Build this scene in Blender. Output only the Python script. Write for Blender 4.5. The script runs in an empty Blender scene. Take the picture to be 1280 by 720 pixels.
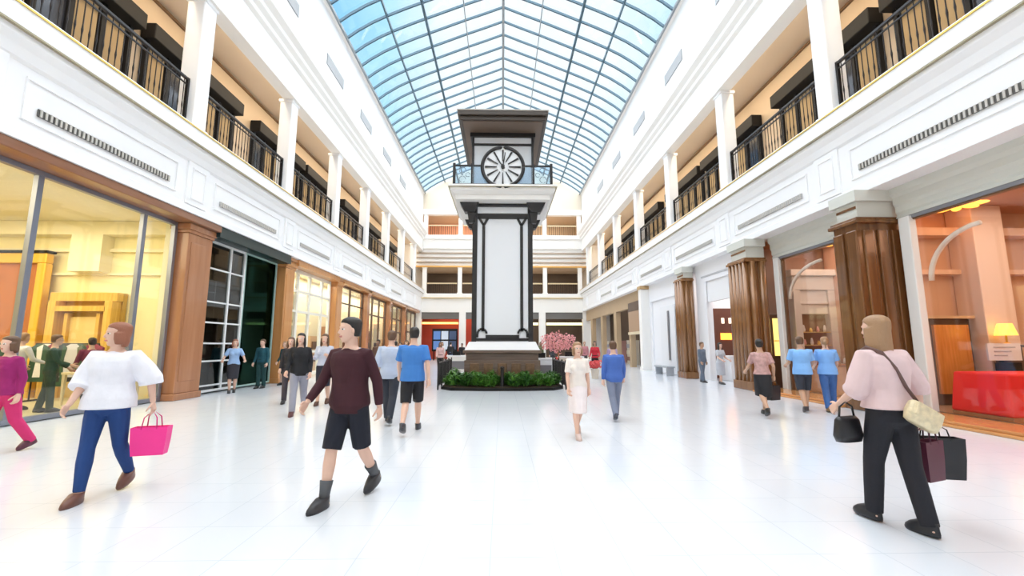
import bpy, bmesh, math, random
from mathutils import Vector, Matrix
random.seed(7)
PI = math.pi
COL = bpy.context.scene.collection
SC = bpy.context.scene

# ------------------------------------------------------------------ materials
MATS = {}
def mat(name, col, rough=0.5, metal=0.0, emis=None, es=0.0, var=0.0, vscale=6.0, bump=0.0, bscale=60.0, coat=0.0, spec=0.5):
    if name in MATS: return MATS[name]
    m = bpy.data.materials.new(name); m.use_nodes = True
    nt = m.node_tree; b = nt.nodes['Principled BSDF']
    b.inputs['Base Color'].default_value = (*col, 1)
    b.inputs['Roughness'].default_value = rough
    b.inputs['Metallic'].default_value = metal
    b.inputs['Specular IOR Level'].default_value = spec
    if coat: b.inputs['Coat Weight'].default_value = coat
    if emis:
        b.inputs['Emission Color'].default_value = (*emis, 1); b.inputs['Emission Strength'].default_value = es
    if var or bump:
        tc = nt.nodes.new('ShaderNodeTexCoord')
        nz = nt.nodes.new('ShaderNodeTexNoise'); nz.inputs['Scale'].default_value = vscale; nz.inputs['Detail'].default_value = 4
        nt.links.new(tc.outputs['Object'], nz.inputs['Vector'])
        if var:
            mx = nt.nodes.new('ShaderNodeMix'); mx.data_type = 'RGBA'
            mx.inputs[6].default_value = (*[max(0, c*(1-var)) for c in col], 1)
            mx.inputs[7].default_value = (*[min(1, c*(1+var)) for c in col], 1)
            nt.links.new(nz.outputs['Fac'], mx.inputs[0]); nt.links.new(mx.outputs[2], b.inputs['Base Color'])
        if bump:
            n2 = nt.nodes.new('ShaderNodeTexNoise'); n2.inputs['Scale'].default_value = bscale
            nt.links.new(tc.outputs['Object'], n2.inputs['Vector'])
            bp = nt.nodes.new('ShaderNodeBump'); bp.inputs['Strength'].default_value = bump; bp.inputs['Distance'].default_value = 0.01
            nt.links.new(n2.outputs['Fac'], bp.inputs['Height']); nt.links.new(bp.outputs['Normal'], b.inputs['Normal'])
    MATS[name] = m
    return m

def wood(name, c1, c2, rough=0.3, axis='Z', scale=2.0, metal=0.0, coat=0.3):
    if name in MATS: return MATS[name]
    m = bpy.data.materials.new(name); m.use_nodes = True
    nt = m.node_tree; b = nt.nodes['Principled BSDF']
    tc = nt.nodes.new('ShaderNodeTexCoord'); mp = nt.nodes.new('ShaderNodeMapping')
    mp.inputs['Scale'].default_value = {'Z': (9, 9, .6), 'Y': (9, .6, 9), 'X': (.6, 9, 9)}[axis]
    nz = nt.nodes.new('ShaderNodeTexNoise'); nz.inputs['Scale'].default_value = scale; nz.inputs['Detail'].default_value = 6
    nz.inputs['Distortion'].default_value = .15
    cr = nt.nodes.new('ShaderNodeValToRGB'); cr.color_ramp.elements[0].position = .3; cr.color_ramp.elements[1].position = .7
    cr.color_ramp.elements[0].color = (*c1, 1); cr.color_ramp.elements[1].color = (*c2, 1)
    nt.links.new(tc.outputs['Object'], mp.inputs['Vector']); nt.links.new(mp.outputs[0], nz.inputs['Vector'])
    nt.links.new(nz.outputs['Fac'], cr.inputs[0]); nt.links.new(cr.outputs[0], b.inputs['Base Color'])
    b.inputs['Roughness'].default_value = rough; b.inputs['Metallic'].default_value = metal; b.inputs['Coat Weight'].default_value = coat
    MATS[name] = m
    return m

def glass(name, tint=(1, 1, 1), refl=.08, gcol=(1, 1, 1), edge=.18):
    if name in MATS: return MATS[name]
    m = bpy.data.materials.new(name); m.use_nodes = True
    nt = m.node_tree; nt.nodes.clear()
    o = nt.nodes.new('ShaderNodeOutputMaterial'); mx = nt.nodes.new('ShaderNodeMixShader')
    t = nt.nodes.new('ShaderNodeBsdfTransparent'); g = nt.nodes.new('ShaderNodeBsdfGlossy')
    t.inputs[0].default_value = (*tint, 1); g.inputs[0].default_value = (*gcol, 1); g.inputs['Roughness'].default_value = .03
    lw = nt.nodes.new('ShaderNodeLayerWeight'); lw.inputs[0].default_value = .25
    mr = nt.nodes.new('ShaderNodeMapRange'); mr.inputs['To Min'].default_value = refl; mr.inputs['To Max'].default_value = min(1, refl + edge)
    nt.links.new(lw.outputs['Facing'], mr.inputs['Value']); nt.links.new(mr.outputs[0], mx.inputs[0])
    nt.links.new(t.outputs[0], mx.inputs[1]); nt.links.new(g.outputs[0], mx.inputs[2]); nt.links.new(mx.outputs[0], o.inputs[0])
    MATS[name] = m
    return m

# ------------------------------------------------------------------ mesh builder
class MB:
    def __init__(s): s.bm = bmesh.new()
    def box(s, x0, x1, y0, y1, z0, z1):
        x0, x1 = sorted((x0, x1)); y0, y1 = sorted((y0, y1)); z0, z1 = sorted((z0, z1))
        v = [s.bm.verts.new(p) for p in ((x0,y0,z0),(x1,y0,z0),(x1,y1,z0),(x0,y1,z0),(x0,y0,z1),(x1,y0,z1),(x1,y1,z1),(x0,y1,z1))]
        for f in ((0,3,2,1),(4,5,6,7),(0,1,5,4),(1,2,6,5),(2,3,7,6),(3,0,4,7)): s.bm.faces.new([v[i] for i in f])
        return s
    def taper(s, c, z0, z1, a0, b0, a1, b1):     # frustum with rectangular sections
        cx, cy = c
        v = [s.bm.verts.new(p) for p in ((cx-a0,cy-b0,z0),(cx+a0,cy-b0,z0),(cx+a0,cy+b0,z0),(cx-a0,cy+b0,z0),(cx-a1,cy-b1,z1),(cx+a1,cy-b1,z1),(cx+a1,cy+b1,z1),(cx-a1,cy+b1,z1))]
        for f in ((0,3,2,1),(4,5,6,7),(0,1,5,4),(1,2,6,5),(2,3,7,6),(3,0,4,7)): s.bm.faces.new([v[i] for i in f])
        return s
    def rings(s, rs, closed=True):
        vs = [[s.bm.verts.new(p) for p in r] for r in rs]; n = len(rs[0])
        for a, b in zip(vs, vs[1:]):
            for i in range(n): s.bm.faces.new((a[i], a[(i+1)%n], b[(i+1)%n], b[i]))
        if closed:
            s.bm.faces.new(list(reversed(vs[0]))); s.bm.faces.new(vs[-1])
        return s
    def tube(s, pts, rad, n=8, round0=False, round1=False, squash=None):
        pts = [Vector(p) for p in pts]
        if not hasattr(rad, '__len__'): rad = [rad]*len(pts)
        rad = list(rad)
        T = []
        for i in range(len(pts)):
            a = pts[i]-pts[i-1] if i else pts[1]-pts[0]
            b = pts[i+1]-pts[i] if i < len(pts)-1 else a
            T.append((a.normalized()+b.normalized()).normalized())
        ref = Vector((1, 0, 0)) if abs(T[0].x) < .8 else Vector((0, 1, 0))
        P, Rr, TT = [], [], []
        if round0:
            for k in (.98, .8, .45): P.append(pts[0]-T[0]*rad[0]*k); Rr.append(rad[0]*math.sqrt(max(.02, 1-k*k))); TT.append(T[0])
        for p, r, t in zip(pts, rad, T): P.append(p); Rr.append(r); TT.append(t)
        if round1:
            for k in (.45, .8, .98): P.append(pts[-1]+T[-1]*rad[-1]*k); Rr.append(rad[-1]*math.sqrt(max(.02, 1-k*k))); TT.append(T[-1])
        rr = []
        for p, r, t in zip(P, Rr, TT):
            u = (ref - t*ref.dot(t)).normalized(); w = t.cross(u)
            q = squash or (1, 1)
            rr.append([p + u*math.cos(2*PI*k/n)*r*q[0] + w*math.sin(2*PI*k/n)*r*q[1] for k in range(n)])
        return s.rings(rr)
    def loft(s, secs, n=20, sup=2.0):   # secs: (cx,cy,z,rx,ry)
        rr = []
        for cx, cy, z, rx, ry in secs:
            r = []
            for k in range(n):
                a = 2*PI*k/n; c, d = math.cos(a), math.sin(a)
                e = 2/sup
                r.append((cx + rx*math.copysign(abs(c)**e, c), cy + ry*math.copysign(abs(d)**e, d), z))
            rr.append(r)
        return s.rings(rr)
    def ell(s, c, r, n=12, m=8, rot=None):
        rr = []
        for j in range(1, m):
            ph = -PI/2 + PI*j/m
            ring = []
            for k in range(n):
                a = 2*PI*k/n
                v = Vector((r[0]*math.cos(ph)*math.cos(a), r[1]*math.cos(ph)*math.sin(a), r[2]*math.sin(ph)))
                if rot: v = rot @ v
                ring.append(Vector(c)+v)
            rr.append(ring)
        return s.rings(rr)
    def prism(s, poly, y0, y1, axis='Y'):
        def P(a, b, t): return {'Y': (a, t, b), 'X': (t, a, b), 'Z': (a, b, t)}[axis]
        s.rings([[P(a, b, y0) for a, b in poly], [P(a, b, y1) for a, b in poly]])
        return s
    def mesh(s, name='m'):
        bmesh.ops.recalc_face_normals(s.bm, faces=s.bm.faces)
        me = bpy.data.meshes.new(name); s.bm.to_mesh(me); s.bm.free()
        return me
    def build(s, name, m, parent=None, smooth=False, bevel=0.0):
        me = s.mesh(name)
        o = bpy.data.objects.new(name, me); COL.objects.link(o)
        if m is not None: me.materials.append(m)
        if smooth:
            for p in me.polygons: p.use_smooth = True
        if bevel:
            md = o.modifiers.new('b', 'BEVEL'); md.width = bevel; md.segments = 2; md.limit_method = 'ANGLE'
        if parent: o.parent = parent
        return o

def tag(o, label=None, cat=None, group=None, kind=None):
    if label: o['label'] = label
    if cat: o['category'] = cat
    if group: o['group'] = group
    if kind: o['kind'] = kind
    return o
def thing(name, label, cat, loc=(0,0,0), rz=0, group=None, kind=None):
    o = bpy.data.objects.new(name, None); COL.objects.link(o); o.empty_display_size = .1
    o.location = loc; o.rotation_euler = (0, 0, rz)
    return tag(o, label, cat, group, kind)
def dup(o, parent=None):
    c = o.copy(); COL.objects.link(c)
    if parent: c.parent = parent
    for ch in list(o.children): dup(ch, c)
    return c
def struct(o): o['kind'] = 'structure'; return o
SUN_E, SKY_E, EXPO = 7.0, .85, 0.5
# ------------------------------------------------------------------ palette
WHITE = mat('white_plaster', (.87, .865, .865), .55, var=.02, vscale=1.5)
WARMW = mat('warm_white_plaster', (.87, .845, .805), .55, var=.02, vscale=1.5)
SHOPW = mat('white_shopfront', (.82, .82, .84), .4)
BEIGE = mat('beige_gallery_wall', (.55, .43, .30), .6, var=.04, vscale=.8)
BEIGEC = mat('beige_gallery_ceiling', (.62, .51, .39), .6, var=.03, vscale=.8)
GOLD = mat('gold_strip', (.72, .50, .12), .3, .7)
DGOLD = mat('dull_gold_line', (.38, .33, .22), .4, .4)
BLACK = mat('black_iron', (.025, .022, .022), .35, .5)
BLK = mat('black_paint', (.012, .011, .011), .6, spec=.2)
STEEL = mat('blue_grey_steel', (.07, .13, .17), .5, .2)
STEELW = mat('pale_steel', (.30, .33, .35), .5, .2)
ALU = mat('grey_aluminium', (.28, .30, .36), .35, .7)
BROWN = wood('brown_stone', (.36, .155, .07), (.44, .20, .10), .25, 'Z', .7)
BRONZE = wood('bronze_wood', (.13, .05, .014), (.24, .10, .03), .22, 'Z', .8, .3, .5)
BROWNY = wood('brown_header', (.24, .10, .05), (.30, .135, .07), .35, 'Y', .8)
ORANGEP = wood('orange_wood', (.50, .19, .04), (.66, .29, .08), .3, 'Z')
GRILLE = mat('grille_dark', (.10, .095, .085), .5, .3)
CREAM = mat('cream_yellow', (.86, .78, .46), .6, var=.03, vscale=1)
ROOFG = glass('roof_glass', (.97, .985, 1), .03)
SHOPG = glass('shop_glass', (.98, .98, .97), .03)

Y0, Y1 = -8.0, 46.0
# ------------------------------------------------------------------ floor
def floor_mat():
    m = bpy.data.materials.new('white_polished_tile'); m.use_nodes = True
    nt = m.node_tree; b = nt.nodes['Principled BSDF']
    tc = nt.nodes.new('ShaderNodeTexCoord'); mp = nt.nodes.new('ShaderNodeMapping')
    mp.inputs['Location'].default_value = (.08, -.42, 0)
    br = nt.nodes.new('ShaderNodeTexBrick'); br.offset = 0; br.squash = 1
    br.inputs['Color1'].default_value = (.70, .73, .775, 1); br.inputs['Color2'].default_value = (.685, .715, .765, 1)
    br.inputs['Mortar'].default_value = (.55, .60, .66, 1); br.inputs['Scale'].default_value = 1
    br.inputs['Mortar Size'].default_value = .004; br.inputs['Mortar Smooth'].default_value = .3
    br.inputs['Brick Width'].default_value = .47; br.inputs['Row Height'].default_value = .57
    nt.links.new(tc.outputs['Object'], mp.inputs[0]); nt.links.new(mp.outputs[0], br.inputs['Vector'])
    nt.links.new(br.outputs['Color'], b.inputs['Base Color'])
    b.inputs['Roughness'].default_value = .16; b.inputs['Specular IOR Level'].default_value = .6
    return m
FLOOR = floor_mat()
f = MB(); f.box(-18, 18, Y0-1, Y1+6, -.2, 0); struct(f.build('floor', FLOOR))

# ------------------------------------------------------------------ side walls (swept profiles)
prof_low = [(9.5,5.12),(8.6,5.12),(8.6,5.30),(8.64,5.33),(8.64,6.50),(8.58,6.55),(8.52,6.72),(8.42,6.84),(8.42,6.95),(8.36,6.99),(8.36,7.36),(8.42,7.46),(11.3,7.46),(11.3,5.30),(9.5,5.30)]
prof_up = [(9.1,12.4),(9.1,11.62),(8.6,11.62),(8.6,12.15),(8.64,12.18),(8.64,12.85),(8.52,12.95),(8.52,13.12),(8.38,13.25),(8.38,13.42),(8.2,13.58),(8.2,14.12),(8.3,14.25),(8.7,14.25),(8.7,18.0),(8.56,18.08),(8.56,18.28),(9.4,18.28),(9.4,12.6),(11.3,12.6),(11.3,12.4)]
colsY = {1: [5.4, 10.8, 16.2, 21.9, 27.4, 32.9, 38.4, 43.9], -1: [6.7, 11.9, 17.2, 22.3, 27.4, 32.5, 37.6, 42.7]}
SIDE = {1: 'right', -1: 'left'}
SREF = {1: 'on the orange shop side', -1: 'on the cream shop side'}
ORD = ['first', 'second', 'third', 'fourth', 'fifth', 'sixth', 'seventh', 'eighth', 'ninth', 'tenth']
tn = [0]
def trim(mb, m, bevel=0):
    tn[0] += 1
    return struct(mb.build('trim_%d' % tn[0], m, bevel=bevel))
for s in (1, -1):
    w = MB(); w.prism([(s*a, b) for a, b in prof_low], Y0, Y1); W = struct(w.build('wall_%s_fascia' % SIDE[s], WHITE))
    w = MB(); w.prism([(s*a, b) for a, b in prof_up], Y0, Y1); U = struct(w.build('wall_%s_upper' % SIDE[s], WARMW))
    w = MB(); w.box(s*11, s*11.35, Y0, Y1, 7.46, 12.4); struct(w.build('wall_%s_gallery' % SIDE[s], BEIGE))
    w = MB(); w.box(s*9.12, s*11.0, Y0, Y1, 12.36, 12.42); struct(w.build('ceiling_%s_gallery' % SIDE[s], BEIGEC))
    t = MB(); t.box(s*10.93, s*11.0, Y0, Y1, 12.22, 12.30); trim(t, mat('brown_line', (.18, .10, .05), .5))
    t = MB(); t.box(s*8.335, s*8.40, Y0, Y1, 7.35, 7.385); trim(t, GOLD)
    t = MB(); t.box(s*8.345, s*8.42, Y0, Y1, 6.945, 6.975); trim(t, DGOLD)
    # parapet curb behind the gold line
    t = MB(); t.box(s*8.62, s*9.32, Y0, Y1, 7.46, 7.52); trim(t, WARMW)
    ys = colsY[s]
    # fascia pilaster panels and long recessed panels
    fr = lambda mb, y0, y1, z0, z1, t=.035, x=8.64, d=.03: [mb.box(s*(x-d), s*(x+.01), a, b, c, e) for a, b, c, e in
            ((y0, y1, z0, z0+t), (y0, y1, z1-t, z1), (y0, y0+t, z0+t, z1-t), (y1-t, y1, z0+t, z1-t))]
    for i, y in enumerate(ys):
        p = MB(); p.box(s*8.59, s*8.65, y-.42, y+.42, 5.33, 6.52); p.build('pilaster_panel', WHITE, W, bevel=.01)
        p = MB(); fr(p, y-.26, y+.26, 5.50, 6.38, x=8.59, d=.025); p.build('panel_moulding', WHITE, W)
    bays = list(zip([ys[0]-5.3]+ys[:-1], ys))
    for a, b in bays:
        p = MB(); fr(p, a+.75, b-.75, 5.52, 6.32); p.build('panel_moulding', WHITE, W)
    # grilles on the first fascia bays
    for gi, (a, b) in enumerate(bays[:7]):
        long_ = gi <= 1
        y0_, y1_ = (a+1.0, b-1.0)
        g = thing('ventilation_grille', 'slotted air grille in the white fascia panel, %s along, %s' % (ORD[gi-1] if gi else 'overhead', SREF[s]), 'air grille', (s*8.62, (y0_+y1_)/2, 5.76), group='air grilles in the lower fascia')
        L = (y1_-y0_)/2
        q = MB(); q.box(-.012, .012, -L, L, -.07, .07); q.build('backing', GRILLE if gi < 2 else mat('grille_pale', (.45, .44, .43), .5), g)
        q = MB(); n = int(L*2/.09)
        for k in range(n):
            yy = -L + (k+.5)*2*L/n; q.box(-.03, .03, yy-.018, yy+.018, -.07, .07)
        q.build('slats', mat('grille_slat', (.55, .52, .47), .5), g)
    for gi, (a, b) in enumerate(bays[1:7]):
        g = thing('ventilation_grille', 'grey louvre grille high on the upper wall, %s along, %s' % (ORD[gi], SREF[s]), 'air grille', (s*8.69, (a+b)/2+1.2, 15.55), group='air grilles in the upper wall')
        q = MB(); q.box(-.012, .012, -1.1, 1.1, -.28, .28); q.build('backing', mat('louvre_grey', (.25, .26, .28), .5), g)
        q = MB()
        for k in range(30):
            yy = -1.1+.037+k*.0733; q.box(-.03, .03, yy-.018, yy+.018, -.28, .28)
        q.build('slats', mat('louvre_pale', (.58, .58, .58), .5), g)
    # columns
    c0 = None
    for i, y in enumerate(ys):
        lab = 'white square gallery column, %s along the balcony, %s' % (ORD[i-1], SREF[s]) if i else 'white square gallery column above the viewer, before the bays in view, %s' % SREF[s]
        if c0 is None:
            c0 = thing('gallery_column', lab, 'column', (s*8.98, y, 7.52), group='white columns along the gallery balconies')
            q = MB(); q.box(-.26, .26, -.26, .26, 0, 4.1); q.build('shaft', WHITE, c0, bevel=.04)
            q = MB(); q.box(-.30, .30, -.30, .30, 0, .16); q.build('column_base', WHITE, c0, bevel=.02)
            q = MB(); q.box(-.30, .30, -.30, .30, 3.98, 4.1); q.build('capital', WHITE, c0, bevel=.02)
        else:
            c = dup(c0); c.location = (s*8.98, y, 7.52); c['label'] = lab
    # railings between the columns
    rb = [(ys[0]-5.3, ys[0])] + list(zip(ys[:-1], ys[1:]))
    for i, (a, b) in enumerate(rb):
        if b < 7 and i == 0 and s == 1 and False: continue
        L = (b-a) - .56
        r = thing('balcony_railing', 'black iron balcony railing, %s bay along the gallery, %s' % (ORD[i-1] if i else 'overhead', SREF[s]), 'railing', (s*8.95, (a+b)/2, 7.52), group='black balcony railings between the columns')
        q = MB(); q.box(-.04, .04, -L/2, L/2, 1.42, 1.49); q.build('top_rail', BLACK, r, bevel=.01)
        q = MB(); q.box(-.02, .02, -L/2, L/2, .06, .10); q.build('bottom_rail', BLACK, r)
        q = MB(); q.box(-.02, .02, -L/2, L/2, 1.28, 1.31); q.build('mid_rail', BLACK, r)
        for e in (-1, 1):
            q = MB(); q.box(-.035, .035, e*(L/2-.035)-.035, e*(L/2-.035)+.035, 0, 1.5); q.build('end_post', BLACK, r)
        n = int(L/(.155 if b < 34 else .3)); me = None
        for k in range(1, n):
            yy = -L/2 + k*L/n
            if me is None:
                q = MB(); q.tube([(0,0,.08),(0,0,.5),(0,0,.62),(0,0,.74),(0,0,1.42)], [.012,.012,.022,.012,.012], 6)
                o = q.build('baluster', BLACK, r); me = o.data
            else:
                o = bpy.data.objects.new('baluster', me); COL.objects.link(o); o.parent = r
            o.location = (0, yy, 0)
    # gallery shopfronts
    GLOW = mat('warm_shop_interior', (.40, .27, .13), .6, emis=(1, .62, .28), es=.06, var=.35, vscale=1.2)  # warm glow put into the flat panel itself, in place of room light
    for i, (a, b) in enumerate(rb):
        L = (b-a)*.80; yc = (a+b)/2 + (.35 if i % 2 else -.1)
        g = thing('gallery_shopfront', 'black framed upper shopfront with pale drapes, %s along the gallery, %s' % (ORD[i-1] if i else 'overhead', SREF[s]), 'shopfront', (s*10.98, yc, 7.46), group='dark shopfronts on the upper galleries')
        q = MB(); q.box(-.02, .01, -L/2, L/2, 0, 3.6); q.build('lit_interior', GLOW, g)
        q = MB(); q.box(-s*.45, 0, -L/2-.15, L/2+.15, 3.25, 3.75); q.build('header', BLK, g, bevel=.03)
        for k in range(6):
            yy = -L/2 + k*L/5
            q = MB(); q.box(-s*.16, 0, yy-.06, yy+.06, 0, 3.3); q.build('mullion', BLK, g)
        for k in range(5):
            if (k + i) % 5 == 3:
                q = MB(); q.box(-s*.08, -s*.03, -L/2+k*L/5+.08, -L/2+(k+1)*L/5-.08, 0, 3.2); q.build('dark_pane', mat('dark_pane', (.03,.03,.035), .1), g); continue
            q = MB(); n = 24; w0, w1 = -L/2+k*L/5+.1, -L/2+(k+1)*L/5-.1
            pts = [(-s*(.06+.035*(j % 2)), w0+(w1-w0)*j/n) for j in range(n+1)]
            poly = pts + [(p[0]+s*.02, p[1]) for p in reversed(pts)]
            q.prism(poly, .1, 3.2, 'Z'); q.build('drape', mat('gold_drape', (.46, .33, .17), .6), g)  # pleated sheet stands in for golden streaks of reflected interior light

# ------------------------------------------------------------------ glass roof
arc = [(8.6, 18.2), (8.0, 18.68), (7.2, 19.2), (6.4, 19.62), (5.4, 20.08), (4.5, 20.46), (3.4, 20.92), (2.3, 21.38), (1.1, 21.85), (0, 22.3)]
full = [(-x, z) for x, z in arc] + [(x, z) for x, z in reversed(arc[:-1])]
g = MB()
ro = [(x, z+.03) for x, z in full]; ri = [(x, z+.015) for x, z in reversed(full)]
vs = [[g.bm.verts.new((x, yy, z+.02)) for x, z in full] for yy in (Y0, Y1)]
for i in range(len(full)-1): g.bm.faces.new((vs[0][i], vs[0][i+1], vs[1][i+1], vs[1][i]))
CEIL = struct(g.build('ceiling', ROOFG))
rme = None; y = 24.2 - 1.19*27
while y < Y1:
    if rme is None:
        q = MB()
        out = [(x, z) for x, z in full]; inn = [(x*.994, z-.13) for x, z in full]
        for a in range(len(full)-1):
            p = [out[a], out[a+1], inn[a+1], inn[a]]
            q.rings([[(px, -.042, pz) for px, pz in p], [(px, .042, pz) for px, pz in p]])
        o = q.build('rib', STEEL, CEIL); rme = o.data
    else:
        o = bpy.data.objects.new('rib', rme); COL.objects.link(o); o.parent = CEIL
    o.location = (0, y, 0); y += 1.19
def purlin(x, z, r, m):
    q = MB(); q.box(x-r, x+r, Y0, Y1, z-.16, z); q.build('purlin', m, CEIL)
for s in (1, -1):
    purlin(s*6.4, 19.55, .045, STEEL); purlin(s*4.5, 20.40, .07, STEEL); purlin(s*2.3, 21.33, .03, STEELW); purlin(s*8.52, 18.2, .05, STEELW)
purlin(0, 22.27, .08, STEELW)

# ------------------------------------------------------------------ end wall (two galleries over the ground floor) and the wall behind the viewer
w = MB()
w.box(-9.4, 9.4, Y1, Y1+.5, 5.0, 6.9)         # first fascia
w.box(-9.4, 9.4, Y1-.18, Y1+.5, 6.55, 6.98)
w.box(-9.4, 9.4, Y1, Y1+.5, 11.9, 13.3)
w.box(-9.4, 9.4, Y1-.15, Y1+.5, 12.95, 13.4)
w.box(-9.4, 9.4, Y1+.2, Y1+.5, 10.0, 11.9)
w.box(-9.4, 9.4, Y1-.1, Y1+.5, 15.7, 16.3)
EW = struct(w.build('wall_end', WARMW))
w = MB(); w.rings([[(x, yy, z) for x, z in [(-9.4, 16.2), (9.4, 16.2), (9.4, 18.3)] + [(x, z+.05) for x, z in reversed(full)] + [(-9.4, 18.3)]] for yy in (Y1+.05, Y1+.45)])
w.build('gable', mat('peach_plaster', (.80, .70, .56), .6), EW)
q = MB(); q.box(-9.3, 9.3, Y1-.22, Y1, 6.50, 6.55); q.build('gold_line', GOLD, EW)
for z in (10.35, 10.85, 11.35):
    q = MB(); q.box(-9.3, 9.3, Y1+.08, Y1+.22, z, z+.16); q.build('moulding', mat('brown_beige', (.42, .33, .25), .5), EW)  # brown strips stand in for the shadow lines of the recess
q = MB(); q.box(-9.3, 9.3, Y1-.05, Y1+.2, 9.85, 10.02); q.build('gold_line', mat('orange_gold', (.75, .42, .12), .4, .3), EW)
# gallery floors and recess back walls at the end
w = MB(); w.box(-9.4, 9.4, Y1+.4, Y1+5, 6.7, 6.9); w.box(-9.4, 9.4, Y1+.4, Y1+5, 13.1, 13.3); w.box(-9.4, 9.4, Y1+.4, Y1+5, 4.9, 5.1); w.box(-9.4, 9.4, Y1+.4, Y1+5, 10.0, 10.15); w.box(-9.4, 9.4, Y1+.4, Y1+5, 16.0, 16.2)
struct(w.build('ceiling_end_galleries', BEIGEC))
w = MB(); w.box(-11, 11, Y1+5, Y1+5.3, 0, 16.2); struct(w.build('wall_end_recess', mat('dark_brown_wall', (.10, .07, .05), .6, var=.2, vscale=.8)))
w = MB(); w.box(-9.3, 0, Y1+4.8, Y1+5, 13.3, 16.0); struct(w.build('wall_end_salmon', mat('salmon_wall', (.80, .42, .28), .6)))
w = MB(); w.box(0.1, 9.3, Y1+4.8, Y1+5, 13.3, 16.0); struct(w.build('wall_end_beige', BEIGE))
w = MB(); w.box(-9.6, -9.4, Y1-.2, Y1+5, 0, 18.3); w.box(9.4, 9.6, Y1-.2, Y1+5, 0, 18.3); w.box(-18, -9.6, Y1, Y1+.2, 0, 13); w.box(9.6, 18, Y1, Y1+.2, 0, 13); struct(w.build('wall_end_returns', WARMW))
w = MB(); w.box(-18, 18, Y0-.4, Y0, 0, 24); struct(w.build('wall_back', WARMW))
i = 0
for lev, (z0, z1) in (('lower', (6.9, 10.0)), ('upper', (13.3, 16.0))):
    for x in (-8.4, -4.6, -1.6, 1.6, 4.6, 8.4):
        c = thing('gallery_column', 'cream column %s from the cream shop wall, %s gallery of end wall' % (ORD[i % 6], lev), 'column', (x, Y1+.25, z0), group='columns of the end wall galleries')
        q = MB(); q.box(-.22, .22, -.22, .22, 0, z1-z0); q.build('shaft', WARMW, c, bevel=.03)
        q = MB(); q.box(-.28, .28, -.26, .26, 0, .2); q.build('column_base', WARMW, c)
        q = MB(); q.box(-.28, .28, -.26, .26, z1-z0-.18, z1-z0); q.build('capital', WARMW, c)
        i += 1
    for k, (xa, xb) in enumerate(((-8.1, -4.9), (-4.3, -1.9), (-1.3, 1.3), (1.9, 4.3), (4.9, 8.1))):
        r = thing('balcony_railing', 'low railing with pale gold handrail, %s bay of the %s end gallery' % (ORD[k], lev), 'railing', ((xa+xb)/2, Y1+.15, z0), group='railings of the end wall galleries')
        L = xb-xa
        q = MB(); q.box(-L/2, L/2, -.05, .05, 1.15, 1.28); q.build('top_rail', mat('pale_gold', (.72, .58, .36), .35, .3), r)
        q = MB(); q.box(-L/2, L/2, -.02, .02, .08, .12); q.build('bottom_rail', BLACK, r)
        me = None
        for j in range(1, 14):
            if me is None:
                q = MB(); q.box(-.018, .018, -.018, .018, .1, 1.16); o = q.build('baluster', BLACK, r); me = o.data
            else:
                o = bpy.data.objects.new('baluster', me); COL.objects.link(o); o.parent = r
            o.location = (-L/2 + j*L/14, 0, 0)
# ------------------------------------------------------------------ shopfronts, cream shop side (x negative)
def lab_box(name, m, x0, x1, y0, y1, z0, z1, bevel=0):
    q = MB(); q.box(x0, x1, y0, y1, z0, z1); return struct(q.build(name, m, bevel=bevel))
DK = mat('dark_frame', (.10, .06, .04), .4)
CREAMC = mat('cream_ceiling', (.80, .76, .60), .6)
# room shells
lab_box('wall_cream_shop_end', CREAM, -17, -9.3, 13.0, 13.15, 0, 5.12)
lab_box('wall_cream_shop_back', CREAM, -17.15, -17, 2.0, 13.15, 0, 5.12)
lab_box('wall_cream_shop_near', CREAM, -17, -9.3, 1.9, 2.0, 0, 5.12)
lab_box('ceiling_cream_shop', CREAMC, -17.1, -9.2, 1.9, 13.1, 5.13, 5.28)
lab_box('floor_cream_shop', mat('yellow_shop_floor', (.62, .58, .36), .35, var=.1, vscale=1), -17, -9.25, 2, 13, 0, .03)
# stepped cornices on the facing wall
for z0, z1, d in ((4.72, 5.12, .35), (4.25, 4.35, .12), (3.55, 3.62, .10)):
    t = MB(); t.box(-17, -9.35, 13.0-d, 13.0, z0, z1); trim(t, mat('cream_moulding', (.84, .78, .56), .6))
t = MB(); t.box(-12.6, -11.7, 12.6, 13.0, 3.62, 4.72); trim(t, mat('cream_moulding', (.84, .78, .56), .6))
t = MB(); t.box(-9.75, -9.35, 12.4, 13.0, 0, 5.1); trim(t, mat('pale_green_cream', (.76, .78, .62), .6))

def shop_window(name_label, s, x, ya, yb, z0, z1, muls, fm, fw=.09, rows=(), gm=None, group=None):
    w = thing('shop_window', name_label, 'shop window', (0, 0, 0), group=group)
    q = MB()
    for a, b, c, d in ((ya, yb, z0, z0+fw), (ya, yb, z1-fw, z1), (ya, ya+fw, z0+fw, z1-fw), (yb-fw, yb, z0+fw, z1-fw)):
        q.box(s*x-.06, s*x+.06, a, b, c, d)
    q.build('frame', fm, w, bevel=.008)
    for m_ in muls:
        q = MB(); q.box(s*x-.05, s*x+.05, m_-fw*.55, m_+fw*.55, z0+fw, z1-fw); q.build('mullion', fm, w)
    for r in rows:
        q = MB(); q.box(s*x-.04, s*x+.04, ya+fw, yb-fw, r-fw*.35, r+fw*.35); q.build('transom', fm, w)
    q = MB(); q.box(s*x-.008, s*x+.008, ya+fw, yb-fw, z0+fw, z1-fw); q.build('pane', gm or SHOPG, w)
    return w
shop_window('tall grey framed window of the cream and gold shop', -1, 9.2, 2.0, 12.05, .02, 4.92, (5.2, 8.42, 10.95), ALU, .10)
lab_box('trim_900', BROWNY, -9.3, -8.64, 2.0, 13.15, 4.92, 5.118, bevel=.02)
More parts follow.
